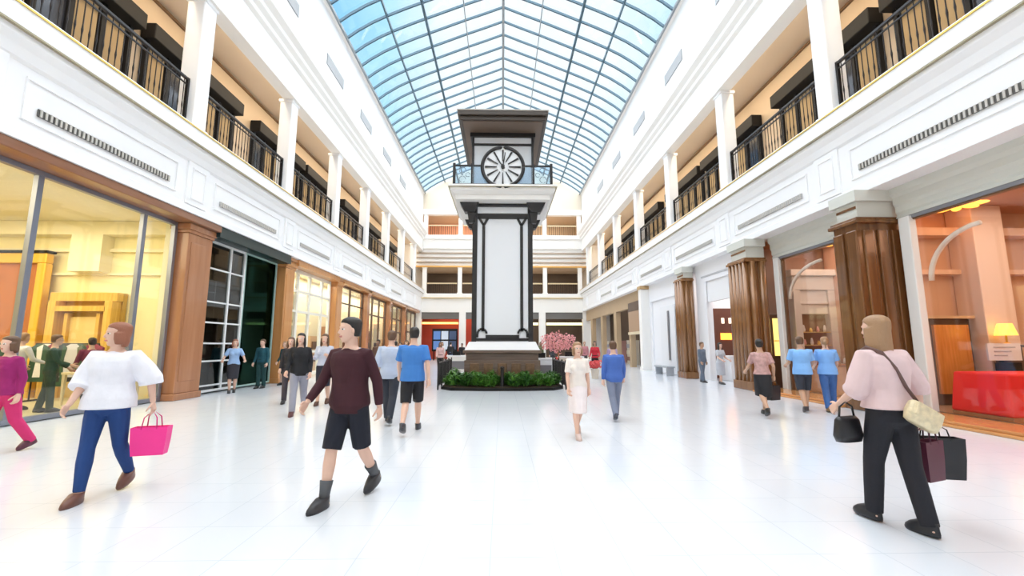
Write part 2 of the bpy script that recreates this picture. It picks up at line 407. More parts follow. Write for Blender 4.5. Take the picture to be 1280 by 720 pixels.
lab_box('wall_left_near', WHITE, -9.5, -9.0, Y0, 2.0, 0, 5.12)

def left_pillar(y0, y1, lab, x0=-9.35, x1=-8.85, m=BROWN, ztop=5.1, flute=False):
    p = thing('shopfront_pillar', lab, 'pillar', ((x0+x1)/2, (y0+y1)/2, 0), group=None)
    hx_, hy_ = (x1-x0)/2, (y1-y0)/2
    q = MB(); q.box(-hx_, hx_, -hy_, hy_, .18, ztop-.45); q.build('shaft', m, p, bevel=.02)
    if hy_ > .35:
        q = MB(); q.box(-hx_-.01, hx_+.02, -hy_+.1, hy_-.25, .5, ztop-.7); q.build('panel', m, p, bevel=.01)
    q = MB(); q.box(-hx_, hx_+.04, -hy_-.04, hy_+.04, 0, .18); q.build('pillar_base', m, p, bevel=.02)
    q = MB(); q.box(-hx_, hx_+.03, -hy_-.03, hy_+.03, ztop-.45, ztop-.36); q.box(-hx_, hx_+.07, -hy_-.07, hy_+.07, ztop-.36, ztop-.2)
    q.box(-hx_, hx_+.04, -hy_-.04, hy_+.04, ztop-.2, ztop-.12); q.box(-hx_, hx_+.10, -hy_-.10, hy_+.10, ztop-.12, ztop); q.build('capital', m, p, bevel=.01)
    return p
ORP = wood('orange_brown_pillar', (.50, .22, .07), (.60, .28, .10), .3, 'Z', .7)
left_pillar(12.1, 13.1, 'broad brown stone pillar between the cream shop and the dark green shop')
left_pillar(17.6, 18.4, 'orange brown pillar at the far edge of the dark green shop', m=ORP)
left_pillar(23.1, 23.9, 'orange brown pillar beyond the small paned cream window', m=ORP)
for y, l in ((28.7, 'slim brown pillar just beyond the plain cream windows'), (34.3, 'slim brown pillar in the middle of the distant cream shopfronts'), (39.7, 'slim brown pillar last before the corner by the red shop')):
    left_pillar(y-.25, y+.25, l, m=BROWN)

# dark green shop
lab_box('wall_green_shop_inner', mat('black_green', (.010, .03, .025), .35, var=.5, vscale=1.2), -12.2, -12.0, 13.15, 17.6, 0, 5.12)
lab_box('wall_green_shop_end', mat('black_green', (.010, .03, .025), .35), -12, -9.3, 17.45, 17.6, 0, 5.12)
lab_box('ceiling_green_shop', BLK, -12, -9.2, 13.15, 17.6, 5.1, 5.28)
lab_box('trim_901', mat('dark_green_header', (.012, .03, .032), .3), -9.3, -8.66, 13.12, 17.6, 4.78, 5.118)
w = shop_window('dark green glass shopfront with a white grid of panes', -1, 9.2, 13.15, 15.35, .05, 4.78, (14.55,), mat('white_metal', (.78, .80, .80), .35), .07, (.25, 1.0, 1.55, 2.2, 2.85, 3.9), glass('smoke_glass', (.30, .34, .33), .05))
# open dark doorway with shelves behind glass
w = shop_window('dark glass bay of the green shop beside the white grid', -1, 9.2, 15.35, 17.5, .05, 4.78, (), mat('teal_frame', (.35, .50, .46), .35), .06, (), glass('green_glass', (.16, .28, .25), .02, (.25, .7, .55), .06))
sh = thing('wall_shelving', 'dark green shelving with faint glass shelves inside the green shop', 'shelving', (-11.6, 15.6, 0))
q = MB(); q.box(-.35, .3, -1.9, -1.84, 0, 4); q.box(-.35, .3, 1.5, 1.56, 0, 4); q.build('side_panel', mat('deep_green', (.01, .05, .04), .3), sh)
for k in range(7):
    q = MB(); q.box(-.35, .35, -1.84, 1.5, .5+k*.5, .54+k*.5); q.build('shelf', mat('green_shelf', (.04, .22, .17), .2), sh)

# small paned cream window
lab_box('wall_cream_window_shop', mat('pale_cream', (.86, .83, .62), .6), -11.2, -11.0, 18.4, 46, 0, 5.12)
lab_box('ceiling_far_shops', CREAMC, -11.2, -9.2, 17.6, 46, 5.13, 5.28)
lab_box('trim_902', ORP, -9.3, -8.70, 18.4, 23.1, 4.86, 5.118)
CRF = mat('cream_frame', (.82, .80, .70), .4)
shop_window('cream framed window divided into large panes behind the black coated shoppers', -1, 9.2, 18.45, 23.05, .1, 4.86, (19.4, 20.6, 22.0), CRF, .16, (1.2, 3.0, 3.9))
for k, (a, b) in enumerate(((18.9, 20.1), (20.9, 22.1))):
    cb = thing('display_cabinet', 'olive display cabinet inside the cream framed window, %s of two' % ORD[k], 'cabinet', (-10.7, (a+b)/2, 0))
    q = MB(); q.box(-.25, .2, -(b-a)/2, (b-a)/2, 0, 4.3); q.build('body', mat('olive_cabinet', (.50, .46, .26), .5), cb)
    for zz in (.6, 2.0, 3.3):
        q = MB(); q.box(.18, .24, -(b-a)/2+.1, (b-a)/2-.1, zz, zz+.75); q.build('opening', mat('olive_dark', (.22, .21, .12), .4), cb)
# distant windows
lab_box('trim_903', ORP, -9.3, -8.75, 23.9, 45.9, 4.9, 5.118)
shop_window('pale cream window with a dark frame just past the second orange pillar', -1, 9.2, 23.95, 28.4, .1, 4.9, (26.1,), DK, .1, (3.9,))
shop_window('brown framed window with peach displays, midway to the red shop', -1, 9.2, 29.0, 34.0, .1, 4.9, (30.6, 32.3), DK, .14, (3.6,))
shop_window('dark framed window with small lit panes, towards the red shop', -1, 9.2, 34.6, 39.4, .1, 4.9, (36.2, 37.8), DK, .16, (2.6, 3.7))
shop_window('dark framed window beside the red shop corner', -1, 9.2, 40.0, 45.8, .1, 4.9, (41.8, 43.6), DK, .18, (2.8,))
for k in range(9):
    y = 24.6 + k*2.3
    cb = thing('display_unit', 'tall peach and brown display unit behind the distant windows, %s from the viewer' % ORD[k], 'display unit', (-10.6, y, 0), group='display units in the distant cream shops')
    q = MB(); q.box(-.2, .2, -.8, .8, 0, 2.0+.6*(k % 3)); q.build('body', mat('peach_unit%d' % (k % 3), ((.70, .50, .30), (.32, .17, .10), (.74, .66, .48))[k % 3], .5), cb)
    q = MB(); q.box(.2, .26, -.6, .6, .6, 1.0); q.box(.2, .26, -.6, .6, 1.3, 1.7); q.build('niche', mat('niche_brown', (.14, .08, .05), .5), cb)

# gilded frames and furniture of the cream shop
GILT = mat('gilt', (.80, .50, .08), .35, .35)
WGOLD = wood('golden_wood', (.62, .36, .06), (.80, .52, .12), .4, 'Z')
fr_ = thing('gilt_frame', 'tall gilded frame around a red brown panel at the shop corner', 'frame', (-14.15, 12.7, 0))
for a, b, c, d in ((-.95, .95, 3.85, 4.15), (-.95, .95, 0, .2), (-.95, -.7, .2, 3.85), (.7, .95, .2, 3.85)):
    q = MB(); q.box(a, b, -.12, .1, c, d); q.build('side' if b-a < 1 else 'rail', GILT, fr_, bevel=.03)
q = MB(); q.box(-.7, .7, 0, .08, .2, 3.85); q.build('panel', mat('rust_panel', (.42, .15, .06), .5, var=.3, vscale=2), fr_)
q = MB(); q.box(-.98, .98, -.16, .12, 4.15, 4.22); q.build('cap', BLK, fr_)
pt = thing('wooden_portal', 'golden wooden portal with open doors in the facing wall', 'portal', (-12.05, 12.75, 0))
q = MB(); q.box(-.95, .95, .1, .22, 0, 3.0); q.build('backing', mat('ochre_wall', (.55, .35, .08), .5), pt)
for a, b, c, d, e in ((-.95, .95, 2.75, 3.0, .12), (-.72, .72, 2.45, 2.6, .2), (-.9, -.68, 0, 2.75, .2), (.68, .9, 0, 2.75, .2), (-.5, -.4, 0, 2.4, .1), (.4, .5, 0, 2.4, .1)):
    q = MB(); q.box(a, b, -e, .1, c, d); q.build('board', WGOLD, pt, bevel=.01)
q = MB(); q.box(-.4, .4, 0, .1, 0, 2.3); q.build('door_panel', mat('honey', (.80, .60, .25), .4), pt)
p2 = thing('picture_frame', 'small golden frame on the cream wall beside the wooden portal', 'frame', (-13.0, 12.95, 0))
for a, b, c, d in ((-.35, .35, 2.6, 2.68), (-.35, .35, 1.5, 1.58), (-.35, -.28, 1.58, 2.6), (.2, .35, 1.58, 2.6)):
    q = MB(); q.box(a, b, -.06, .02, c, d); q.build('moulding', WGOLD, p2)
q = MB(); q.box(-.28, .2, 0, .02, 1.58, 2.6); q.build('canvas', mat('yellow_paper', (.85, .68, .25), .6), p2)
# clothes rails
def garment_mesh(k):
    q = MB(); w = .20+.03*(k % 3); h = .75+.12*(k % 4)
    q.rings([[(-.03, -w*.3, 0), (.03, -w*.3, 0), (.03, w*.3, 0), (-.03, w*.3, 0)], [(-.04, -w, -.10), (.04, -w, -.10), (.04, w, -.10), (-.04, w, -.10)],
             [(-.05, -w*.8, -.4), (.05, -w*.85, -.4), (.05, w*.8, -.4), (-.05, w*.85, -.4)], [(-.05, -w*1.05, -h), (.06, -w, -h), (.05, w*1.05, -h), (-.06, w, -h)]])
    return q.mesh('garment')
GM = [garment_mesh(k) for k in range(4)]
gcol = [(.02,.02,.025), (.03,.08,.05), (.25,.03,.08), (.55,.55,.60), (.04,.05,.10), (.10,.12,.06), (.35,.18,.10), (.72,.70,.72)]
gmat = [mat('garment_%d' % i, c, .8) for i, c in enumerate(gcol)]
cname = ['black', 'bottle green', 'burgundy', 'pale grey', 'navy', 'olive', 'tan', 'off white']
for ri, (x, y, rz) in enumerate(((-10.4, 7.0, 1.5), (-10.7, 9.0, 1.45), (-11.6, 11.9, 1.6), (-12.8, 9.4, 1.5))):
    where = ('just behind the glass', 'beside the second mullion', 'close to the wooden portal', 'deep inside the shop')[ri]
    r = thing('clothes_rail', 'dark metal clothes rail %s of the cream shop' % where if ri != 3 else 'dark metal clothes rail deep inside the cream shop', 'clothes rail', (x, y, .03), rz)
    for e in (-.8, .8):
        q = MB(); q.tube([(0, e, 0), (0, e, 1.5)], .018, 8); q.build('upright', BLACK, r)
        q = MB(); q.box(-.25, .25, e-.02, e+.02, 0, .04); q.build('foot', BLACK, r)
    q = MB(); q.tube([(0, -.8, 1.5), (0, .8, 1.5)], .016, 8); q.build('rail', BLACK, r)
    for k in range(9):
        ci = (k*3+ri*5) % 8 if k % 2 else (k + ri) % 3
        o = bpy.data.objects.new('hanging_garment', GM[(k+ri) % 4]); COL.objects.link(o)
        if not o.data.materials: o.data.materials.append(None)
        o.material_slots[0].link = 'OBJECT'; o.material_slots[0].material = gmat[ci]
        off = -.66 + k*.165
        o.location = (x - math.sin(rz)*off, y + math.cos(rz)*off, 1.525)
        o.rotation_euler = (0, 0, rz+.1*math.sin(k*2.1))
        tag(o, '%s garment, %s hanging on the clothes rail %s' % (cname[ci], ORD[k], where), 'garment', 'garments on the rail %s' % where)
tb = thing('display_table', 'pale shop table laid with folded clothes behind the glass', 'table', (-10.3, 11.6, .03))
q = MB(); q.box(-.5, .5, -.6, .6, .74, .8); q.build('tabletop', mat('pale_wood', (.75, .66, .45), .4), tb, bevel=.01)
for a in (-.45, .45):
    for b in (-.55, .55):
        q = MB(); q.taper((a, b), 0, .74, .02, .02, .035, .035); q.build('leg', mat('pale_wood', (.75, .66, .45), .4), tb)
for k in range(6):
    q = MB(); q.box(-.13, .13, -.11, .11, 0, .05+.03*(k % 3)); o = q.build('folded_garment', gmat[(k*3+2) % 8], bevel=.02)
    o.location = (-10.6+.36*(k % 3)-.02, 11.3+.5*(k//3), .83)
    tag(o, 'folded %s garment, %s of those on the pale shop table' % (cname[(k*3+2) % 8], ORD[k]), 'garment', 'folded clothes on the shop table')

# ------------------------------------------------------------------ orange shop side (x positive)
HDR = mat('sage_white_header', (.62, .62, .56), .5)
for a, b in ((1.0, 9.6), (10.4, 14.3)):
    t = MB(); t.prism([(9.2, 4.42), (9.35, 4.42), (9.6, 5.12), (9.1, 5.12), (9.1, 4.98), (9.16, 4.9), (9.16, 4.75), (9.2, 4.68), (9.2, 4.55), (9.24, 4.5)], a, b); trim(t, HDR)
    t = MB(); t.box(9.22, 9.36, a, b, 4.34, 4.42); trim(t, mat('grey_header', (.22, .22, .24), .4))
BRONZE2 = wood('bronze_wood_light', (.19, .08, .024), (.32, .145, .05), .22, 'Z', .8, .3, .5)
def bronze_pillar(x0, x1, y0, y1, ztop, lab, nfl=4, panelled=False, mt=None):
    mt = mt or BRONZE2
    p = thing('shopfront_pillar', lab, 'pillar', ((x0+x1)/2, (y0+y1)/2, 0))
    a, b = (x1-x0)/2, (y1-y0)/2
    q = MB(); q.box(-a+.05, a, -b+.05, b-.05, .25, ztop-.1); q.build('core', mt, p)
    # raised flutes on the two visible faces
    n = nfl; wd = 2*b/n
    for k in range(n):
        yy = -b + (k+.5)*wd
        q = MB()
        if panelled: q.box(-a, -a+.08, yy-wd*.36, yy+wd*.36, .45, ztop-.3); q.build('panel', mt, p, bevel=.025); continue
        q.tube([(-a+.06, yy, .3), (-a+.06, yy, ztop-.14)], wd*.40, 12); q.build('flute', mt, p, smooth=True)
    n = max(2, int(2*a/.3)); wd = (2*a-.1)/n
    for k in range(n):
        xx = -a+.1 + (k+.5)*wd
        q = MB()
        if panelled: q.box(xx-wd*.36, xx+wd*.36, -b, -b+.08, .45, ztop-.3); q.build('panel', mt, p, bevel=.025); continue
        q.tube([(xx, -b+.06, .3), (xx, -b+.06, ztop-.14)], wd*.40, 12); q.build('flute', mt, p, smooth=True)
    q = MB(); q.box(-a-.04, a, -b-.04, b+.04, 0, .3); q.build('pillar_base', mt, p, bevel=.03)
    q = MB(); q.box(-a-.04, a, -b-.04, b+.04, ztop-.15, ztop-.06); q.box(-a, a, -b, b, ztop-.06, ztop); q.build('capital', mt, p, bevel=.02)
    q = MB(); q.box(-a+.12, a, -b+.1, b-.1, ztop, 4.86); q.box(-a+.02, a, -b, b, 4.86, 5.118); q.build('neck_block', HDR, p)
    q = MB(); q.box(-a+.10, a, -b+.12, b-.12, 4.70, 4.76); q.box(-a+.06, a, -b+.05, b-.05, 4.90, 4.98); q.build('bronze_band', mt, p)
    return p
bronze_pillar(8.25, 9.35, 9.6, 10.42, 4.47, 'massive panelled bronze pillar beside the woman with the cream shoulder bag', 2, True, BRONZE)
bronze_pillar(8.25, 9.0, 14.3, 15.45, 4.47, 'fluted bronze pillar between the arched shop and the white shop', 5)
bronze_pillar(8.3, 8.85, 19.6, 20.5, 4.6, 'slim bronze pillar between the two white shopfronts', 3)
p = thing('shopfront_pillar', 'narrow cream pillar where the brown shopfront begins', 'pillar', (8.7, 26.3, 0))
q = MB(); q.box(-.25, .3, -.25, .25, .2, 4.9); q.build('shaft', WARMW, p, bevel=.02); q = MB(); q.box(-.3, .3, -.3, .3, 0, .2); q.build('pillar_base', WARMW, p); q = MB(); q.box(-.3, .3, -.3, .3, 4.9, 5.1); q.build('capital', mat('tan_capital', (.50, .32, .15), .4), p)

PEACH = mat('peach_interior', (.66, .42, .27), .5, var=.08, vscale=.7)
ORC = mat('orange_ceiling', (.55, .25, .11), .35, var=.15, vscale=1.5)
lab_box('wall_orange_shop_end', PEACH, 9.5, 16, 10.95, 11.05, 0, 5.12)
lab_box('wall_orange_shop_back', PEACH, 16, 16.1, 1.0, 11, 0, 5.12)
lab_box('wall_orange_shop_near', PEACH, 9.3, 16, .9, 1.0, 0, 5.12)
lab_box('ceiling_orange_shop', ORC, 9.36, 16, 1, 11, 5.0, 5.12)
lab_box('floor_orange_shop', mat('amber_floor', (.50, .33, .20), .3, var=.1, vscale=1.2), 9.3, 16, 1, 11, 0, .03)
lab_box('wall_right_near', WHITE, 9.0, 9.5, Y0, 1.0, 0, 5.12)
t = MB(); t.box(9.5, 16, 10.7, 10.95, 3.3, 3.42); trim(t, mat('peach_moulding', (.80, .55, .38), .5))
t = MB(); t.box(9.5, 16, 10.6, 10.95, 4.3, 4.5); trim(t, mat('peach_moulding', (.80, .55, .38), .5))
t = MB(); t.box(11.8, 12.6, 10.3, 10.94, 0, 5.0); trim(t, mat('cream_pink_pier', (.84, .68, .56), .5), .02)
WM = mat('white_frame', (.82, .80, .76), .35)
def arch_brace(parent, y0, dy, z, x):
    q = MB(); pts = [(x, y0 - dy*(1-math.cos(t*PI/2/10)), z + 1.0*math.sin(t*PI/2/10)) for t in range(11)]
    q.tube(pts, .05, 8); q.build('arched_brace', WM, parent, smooth=True)
w = shop_window('tall glass front of the orange lit shop with a white post and arched brace', 1, 9.3, 1.0, 9.55, .04, 4.36, (4.6,), mat('thin_bronze', (.20, .12, .07), .3, .5), .05, (), glass('amber_glass', (.99, .96, .93), .03, (1, 1, 1), .10))
q = MB(); q.box(9.15, 9.32, 9.25, 9.52, 0, 4.4); q.build('white_post', WM, w, bevel=.02)
arch_brace(w, 9.2, 1.1, 2.9, 9.45)
w = shop_window('glass front of the shop with the white portal and arched brace', 1, 9.3, 10.45, 14.25, .04, 4.36, (13.9,), mat('thin_bronze', (.20, .12, .07), .3, .5), .05, (), glass('amber_glass', (.99, .96, .93), .03, (1, 1, 1), .10))
q = MB(); q.box(9.15, 9.32, 13.95, 14.2, 0, 4.4); q.build('white_post', WM, w, bevel=.02)
arch_brace(w, 13.9, 1.5, 3.0, 9.45)
# threshold plinths that step out to the concourse
for a, b, l in ((1.0, 9.5, 'orange shop'), (10.5, 14.2, 'arched shop')):
    q = MB(); q.box(8.15, 9.14, a, b, 0, .05); q.box(8.25, 9.14, a, b, .05, .1)
    o = q.build('threshold_step', mat('polished_amber', (.60, .28, .10), .12, var=.15, vscale=1), bevel=.01); tag(o, 'low polished amber threshold step in front of the %s' % l, 'step')
# orange shop contents
ds = thing('panelled_cabinet', 'dark framed orange wooden cabinet behind the red display', 'cabinet', (11.65, 10.75, 0))
q = MB(); q.box(-1.0, .12, -.1, .15, 0, 2.15); q.build('body', DK, ds, bevel=.02)
q = MB(); q.box(-.88, .02, -.16, -.08, .3, 2.0); q.build('orange_panel', wood('orange_lacquer', (.62, .22, .04), (.80, .34, .08), .25, 'Z'), ds, bevel=.01)
q = MB(); q.box(-1.1, .12, -.25, .15, 2.15, 2.22); q.build('shelf', mat('tan_shelf', (.66, .48, .28), .4), ds)
rd = thing('red_counter', 'low counter draped in bright red cloth inside the orange shop', 'counter', (10.05, 8.55, .03))
q = MB(); q.box(-.62, .95, -.55, .55, 0, .12); q.build('plinth', BROWN, rd, bevel=.01)
q = MB(); q.rings([[(-.64, -.56, .12), (1.0, -.56, .12), (1.0, .56, .12), (-.64, .56, .12)], [(-.60, -.52, .6), (.94, -.52, .6), (.94, .52, .6), (-.60, .52, .6)], [(-.56, -.5, .92), (.9, -.5, .92), (.9, .5, .92), (-.56, .5, .92)]])
q.build('red_drape', mat('red_cloth', (.80, .02, .02), .6, var=.12, vscale=2), rd, bevel=.04)
sg = thing('counter_sign', 'white printed card sign in a dark stand behind the red counter', 'sign', (11.25, 9.75, .03))
q = MB(); q.box(-.35, .35, -.25, .25, 0, .85); q.build('stand', mat('amber_stand', (.62, .36, .12), .3), sg, bevel=.01)
q = MB(); q.box(-.25, .28, -.28, -.2, .87, 1.08); q.build('dark_case', BLK, sg)
q = MB(); q.box(-.38, .38, -.22, -.18, 1.12, 1.5); q.build('card', mat('card_white', (.82, .80, .80), .5), sg)
for k in range(3):
    q = MB(); q.box(-.25, .25-.1*k, -.228, -.22, 1.4-.09*k, 1.425-.09*k); q.build('print_line', mat('print_grey', (.45, .42, .42), .6), sg)
q = MB(); q.box(-.02, .02, -.2, -.1, .85, 1.12); q.build('post', BLK, sg)
lp = thing('table_lamp', 'glowing amber lamp on a dark pedestal before the cream pink pier', 'lamp', (11.95, 10.05, 1.5))
q = MB(); q.box(-.16, .16, -.16, .16, -1.47, -.06); q.box(-.2, .2, -.2, .2, -.06, 0); q.build('pedestal', DK, lp, bevel=.01)
q = MB(); q.loft([(0,0,0,.1,.1), (0,0,.03,.09,.09), (0,0,.06,.02,.02), (0,0,.25,.02,.02)]); q.build('base', GOLD, lp)
q = MB(); q.loft([(0,0,.22,.2,.2), (0,0,.5,.13,.13)]); q.build('lamp_shade', mat('amber_shade', (.9, .55, .1), .5, emis=(1, .5, .08), es=1.6), lp)
for nm, x, y, ln in (('first', 11.2, 10.05, 'orange shop'), ('second', 10.8, 14.3, 'arched shop')):
    cl = thing('ceiling_lamp', 'glowing amber flower shaped ceiling lamp in the %s' % ln, 'ceiling lamp', (x, y, 5.0))
    q = MB(); q.loft([(0,0,0,.1,.1), (0,0,-.06,.1,.1)]); q.build('rose', GOLD, cl)
    for k in range(8):
        a = k*PI/4; q = MB(); q.ell((.32*math.cos(a), .32*math.sin(a), -.1), (.24, .10, .05), 10, 6, Matrix.Rotation(a, 3, 'Z')); q.build('petal', mat('amber_glow', (.9, .45, .08), .4, emis=(1, .42, .06), es=2.0), cl, smooth=True)

# arched shop interior
TAUPE = mat('taupe_interior', (.30, .21, .17), .6, var=.05, vscale=1)
lab_box('wall_arched_shop_end', TAUPE, 9.0, 14, 15.3, 15.45, 0, 5.12)
lab_box('wall_arched_shop_back', TAUPE, 14, 14.1, 11.05, 15.45, 0, 5.12)
lab_box('ceiling_arched_shop', ORC, 9.36, 14, 11.05, 15.4, 5.0, 5.12)
lab_box('floor_arched_shop', mat('amber_floor', (.62, .34, .15), .3), 9.3, 14, 11.05, 15.3, 0, .03)
t = MB(); t.box(11.75, 12.1, 14.6, 15.3, 0, 5.0); trim(t, mat('pinkish_pier', (.74, .52, .40), .5), .02)
po = thing('display_portal', 'white classical portal framing glass shelves of small gold wares', 'display cabinet', (11.0, 15.1, .03))
q = MB(); q.box(-.75, -.5, -.2, .15, 0, 3.4); q.build('jamb', WM, po, bevel=.02); q = MB(); q.box(.5, .75, -.2, .15, 0, 3.4); q.build('jamb', WM, po, bevel=.02)
q = MB(); q.box(-.75, .75, -.2, .15, 3.4, 3.9); q.box(-.85, .85, -.32, .15, 3.9, 4.12); q.build('pediment', WM, po, bevel=.02)
q = MB(); q.box(-.5, .5, -.12, .15, 2.55, 3.4); q.box(-.5, .5, -.16, 0, 2.9, 2.98); q.build('lintel_panel', WM, po, bevel=.01)
q = MB(); q.box(-.5, .5, .05, .15, 0, 2.55); q.build('back_panel', mat('mirror_brown', (.30, .18, .12), .25), po)
for k in range(3):
    q = MB(); q.box(-.5, .5, -.15, .05, 1.0+k*.45, 1.03+k*.45); q.build('shelf', mat('gold_shelf', (.75, .55, .25), .3), po)
for k in range(12):
    q = MB(); h = .14+.05*(k % 3); q.loft([(0,0,0,.04,.04), (0,0,h*.3,.055,.055), (0,0,h*.75,.035,.035), (0,0,h,.02,.02)], 10)
    ci = k % 3; o = q.build('perfume_flask', mat('flask_%d' % ci, ((.85, .60, .15), (.80, .45, .45), (.85, .85, .85))[ci], .2), smooth=True)
    o.location = (10.62+.25*(k % 4), 15.05, .03+1.03+.45*(k//4))
    tag(o, '%s flask, %s from the white jamb on the %s shelf of the portal' % (('gold', 'rose', 'silver')[ci], ORD[k % 4], ('lowest', 'middle', 'highest')[k//4]), 'flask', 'flasks on the portal shelves')
nic = thing('lit_showcase', 'dark framed glowing yellow showcase left of the white portal'.replace(' left of', ' beside'), 'showcase', (9.72, 15.15, .03))
q = MB(); q.box(-.30, .30, -.1, .1, 0, 2.55); q.build('frame', DK, nic, bevel=.02)
q = MB(); q.box(-.2, .2, -.13, -.09, 1.1, 2.4); q.build('lit_panel', mat('yellow_glow', (.9, .7, .2), .5, emis=(1, .72, .2), es=1.0), nic)
q = MB(); q.box(-.2, .2, -.2, -.1, 1.6, 1.63); q.build('shelf', GOLD, nic)
ct = thing('sales_counter', 'peach fronted glass topped counter along the arched shop window', 'counter', (10.2, 13.2, .03))
q = MB(); q.box(-.3, .3, -1.2, 1.2, 0, .85); q.build('body', mat('peach_front', (.66, .38, .24), .35, var=.2, vscale=3), ct, bevel=.02)
q = MB(); q.box(-.33, .33, -1.23, 1.23, .85, .92); q.build('counter_top', BROWN, ct, bevel=.01)
q = MB(); q.box(-.28, .28, -1.18, 1.18, .92, 1.12); q.build('glass_case', SHOPG, ct)
for k in range(7):
    q = MB(); h = .12+.06*(k % 2); q.loft([(0,0,0,.05,.05), (0,0,h,.04,.04), (0,0,h+.04,.015,.015)], 10)
    o = q.build('ornament', mat('flask_%d' % (k % 3), (.8, .6, .2)), smooth=True); o.location = (10.2, 12.15+.33*k, .955)
    tag(o, '%s ornament, %s along the peach fronted counter' % (('gold', 'rose', 'silver')[k % 3], ORD[k]), 'ornament', 'ornaments on the peach counter')

# white shop with an open entrance
WS = mat('bright_white_shop', (.84, .84, .86), .4)
lab_box('wall_white_shop_front', WS, 8.95, 9.15, 15.45, 16.2, 0, 5.12)
lab_box('wall_white_shop_far', WS, 8.95, 9.15, 18.55, 19.6, 0, 5.12)
lab_box('wall_white_shop_header', WS, 8.95, 9.15, 16.2, 18.55, 4.25, 5.12)
t = MB(); t.box(8.88, 8.97, 15.95, 16.2, 0, 4.45); t.box(8.88, 8.97, 18.55, 18.8, 0, 4.45); t.box(8.88, 8.97, 16.2, 18.55, 4.25, 4.45); trim(t, WS, .01)
t = MB(); t.box(8.86, 8.95, 15.85, 18.9, 4.45, 4.52); trim(t, mat('grey_edge', (.5, .5, .52), .5))
sgn = thing('sign_board', 'white glossy sign board over the white shop entrance', 'sign', (8.98, 17.37, 3.35))
q = MB(); q.box(-.04, .1, -1.15, 1.15, 0, .9); q.build('board', mat('lit_white_sign', (.85, .85, .86), .2), sgn, bevel=.01)
lab_box('wall_white_shop_back', mat('grey_white', (.62, .58, .56), .5), 12.6, 12.7, 15.45, 20.4, 0, 5.12)
lab_box('wall_white_shop_end', WS, 9.1, 12.6, 20.2, 20.35, 0, 5.12)
lab_box('ceiling_white_shop', WS, 9.1, 12.7, 15.45, 20.4, 4.9, 5.12)
fx = thing('display_fixture', 'dark brown shop fixture with glowing orange sign inside the white shop', 'fixture', (10.4, 20.0, 0))
q = MB(); q.box(-.6, .5, -.1, .15, 0, 3.2); q.build('panel', mat('dark_walnut', (.14, .05, .03), .4), fx, bevel=.01)
q = MB(); q.box(-.3, .2, -.14, -.1, 1.75, 2.05); q.build('lit_sign', mat('orange_sign', (.9, .3, .05), .4, emis=(1, .28, .03), es=2.5), fx)
for e in (-.22, .12):
    q = MB(); q.box(e, e+.12, -.14, -.1, 2.5, 2.75); q.build('spot_panel', mat('spot_white', (.9, .8, .7), .4, emis=(1, .8, .6), es=1.0), fx)
cc = thing('white_counter', 'white block counter in the white shop entrance', 'counter', (9.9, 18.6, 0))
q = MB(); q.box(-.35, .35, -.5, .5, 0, 1.0); q.build('body', WS, cc, bevel=.02); q = MB(); q.box(-.4, .4, -.55, .55, 1.0, 1.05); q.build('counter_top', WS, cc)

# second white shopfront, closed
lab_box('wall_white_panelled', WS, 8.95, 9.2, 20.5, 26.05, 0, 5.12)
t = MB(); t.box(8.86, 8.96, 21.0, 25.6, 4.05, 4.15); t.box(8.88, 8.96, 21.0, 21.15, 0, 4.05); t.box(8.88, 8.96, 25.45, 25.6, 0, 4.05); trim(t, WS, .01)
d = thing('shop_door', 'tall closed white shop door with a long dark pull handle', 'door', (8.90, 23.1, .02))
q = MB(); q.box(-.04, .02, -1.0, 1.0, 0, 3.6); q.build('door_leaf', mat('door_white', (.80, .81, .83), .3), d, bevel=.01)
q = MB(); q.box(-.1, -.06, -.35, -.18, .7, 3.3); q.build('handle', mat('handle_grey', (.25, .25, .27), .3, .4), d)
bn = thing('bench', 'low grey backless bench in front of the closed white shop', 'bench', (8.3, 22.3, 0))
q = MB(); q.box(-.2, .2, -.9, .9, .38, .46); q.build('seat', mat('bench_grey', (.40, .42, .45), .4), bn, bevel=.01)
for a in (-.75, .75):
    q = MB(); q.box(-.18, .18, a-.04, a+.04, 0, .38); q.build('leg', mat('bench_grey', (.40, .42, .45), .4), bn)

# brown shopfront and dark openings beyond
TAN = mat('tan_wall', (.46, .33, .20), .5, var=.05, vscale=1)
lab_box('wall_right_brown_header', TAN, 8.95, 9.3, 26.6, 45.9, 4.1, 5.12)
for y0, y1 in ((26.6, 26.9), (30.1, 30.5), (33.8, 34.6), (38.5, 39.2), (42.8, 43.6)):
    lab_box('wall_right_brown_pier', TAN, 8.95, 9.3, y0, y1, 0, 4.1)
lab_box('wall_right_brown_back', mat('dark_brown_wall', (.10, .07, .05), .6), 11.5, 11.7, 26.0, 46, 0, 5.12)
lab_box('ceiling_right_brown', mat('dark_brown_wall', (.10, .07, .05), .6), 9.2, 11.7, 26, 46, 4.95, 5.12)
bs = thing('shop_sign_panel', 'tan framed sign panel over the brown shop opening', 'sign', (8.9, 28.5, 2.4))
q = MB(); q.box(-.06, .05, -1.6, 1.6, 0, 1.4); q.build('board', mat('tan_board', (.42, .27, .17), .4), bs, bevel=.01)
q = MB(); q.box(-.1, .05, -1.7, 1.7, -.18, 0); q.build('lower_ledge', mat('pale_tan', (.70, .60, .42), .4), bs)
q = MB(); q.box(-.08, .05, -1.6, 1.6, 1.4, 2.0); q.build('fret_panel', DK, bs)
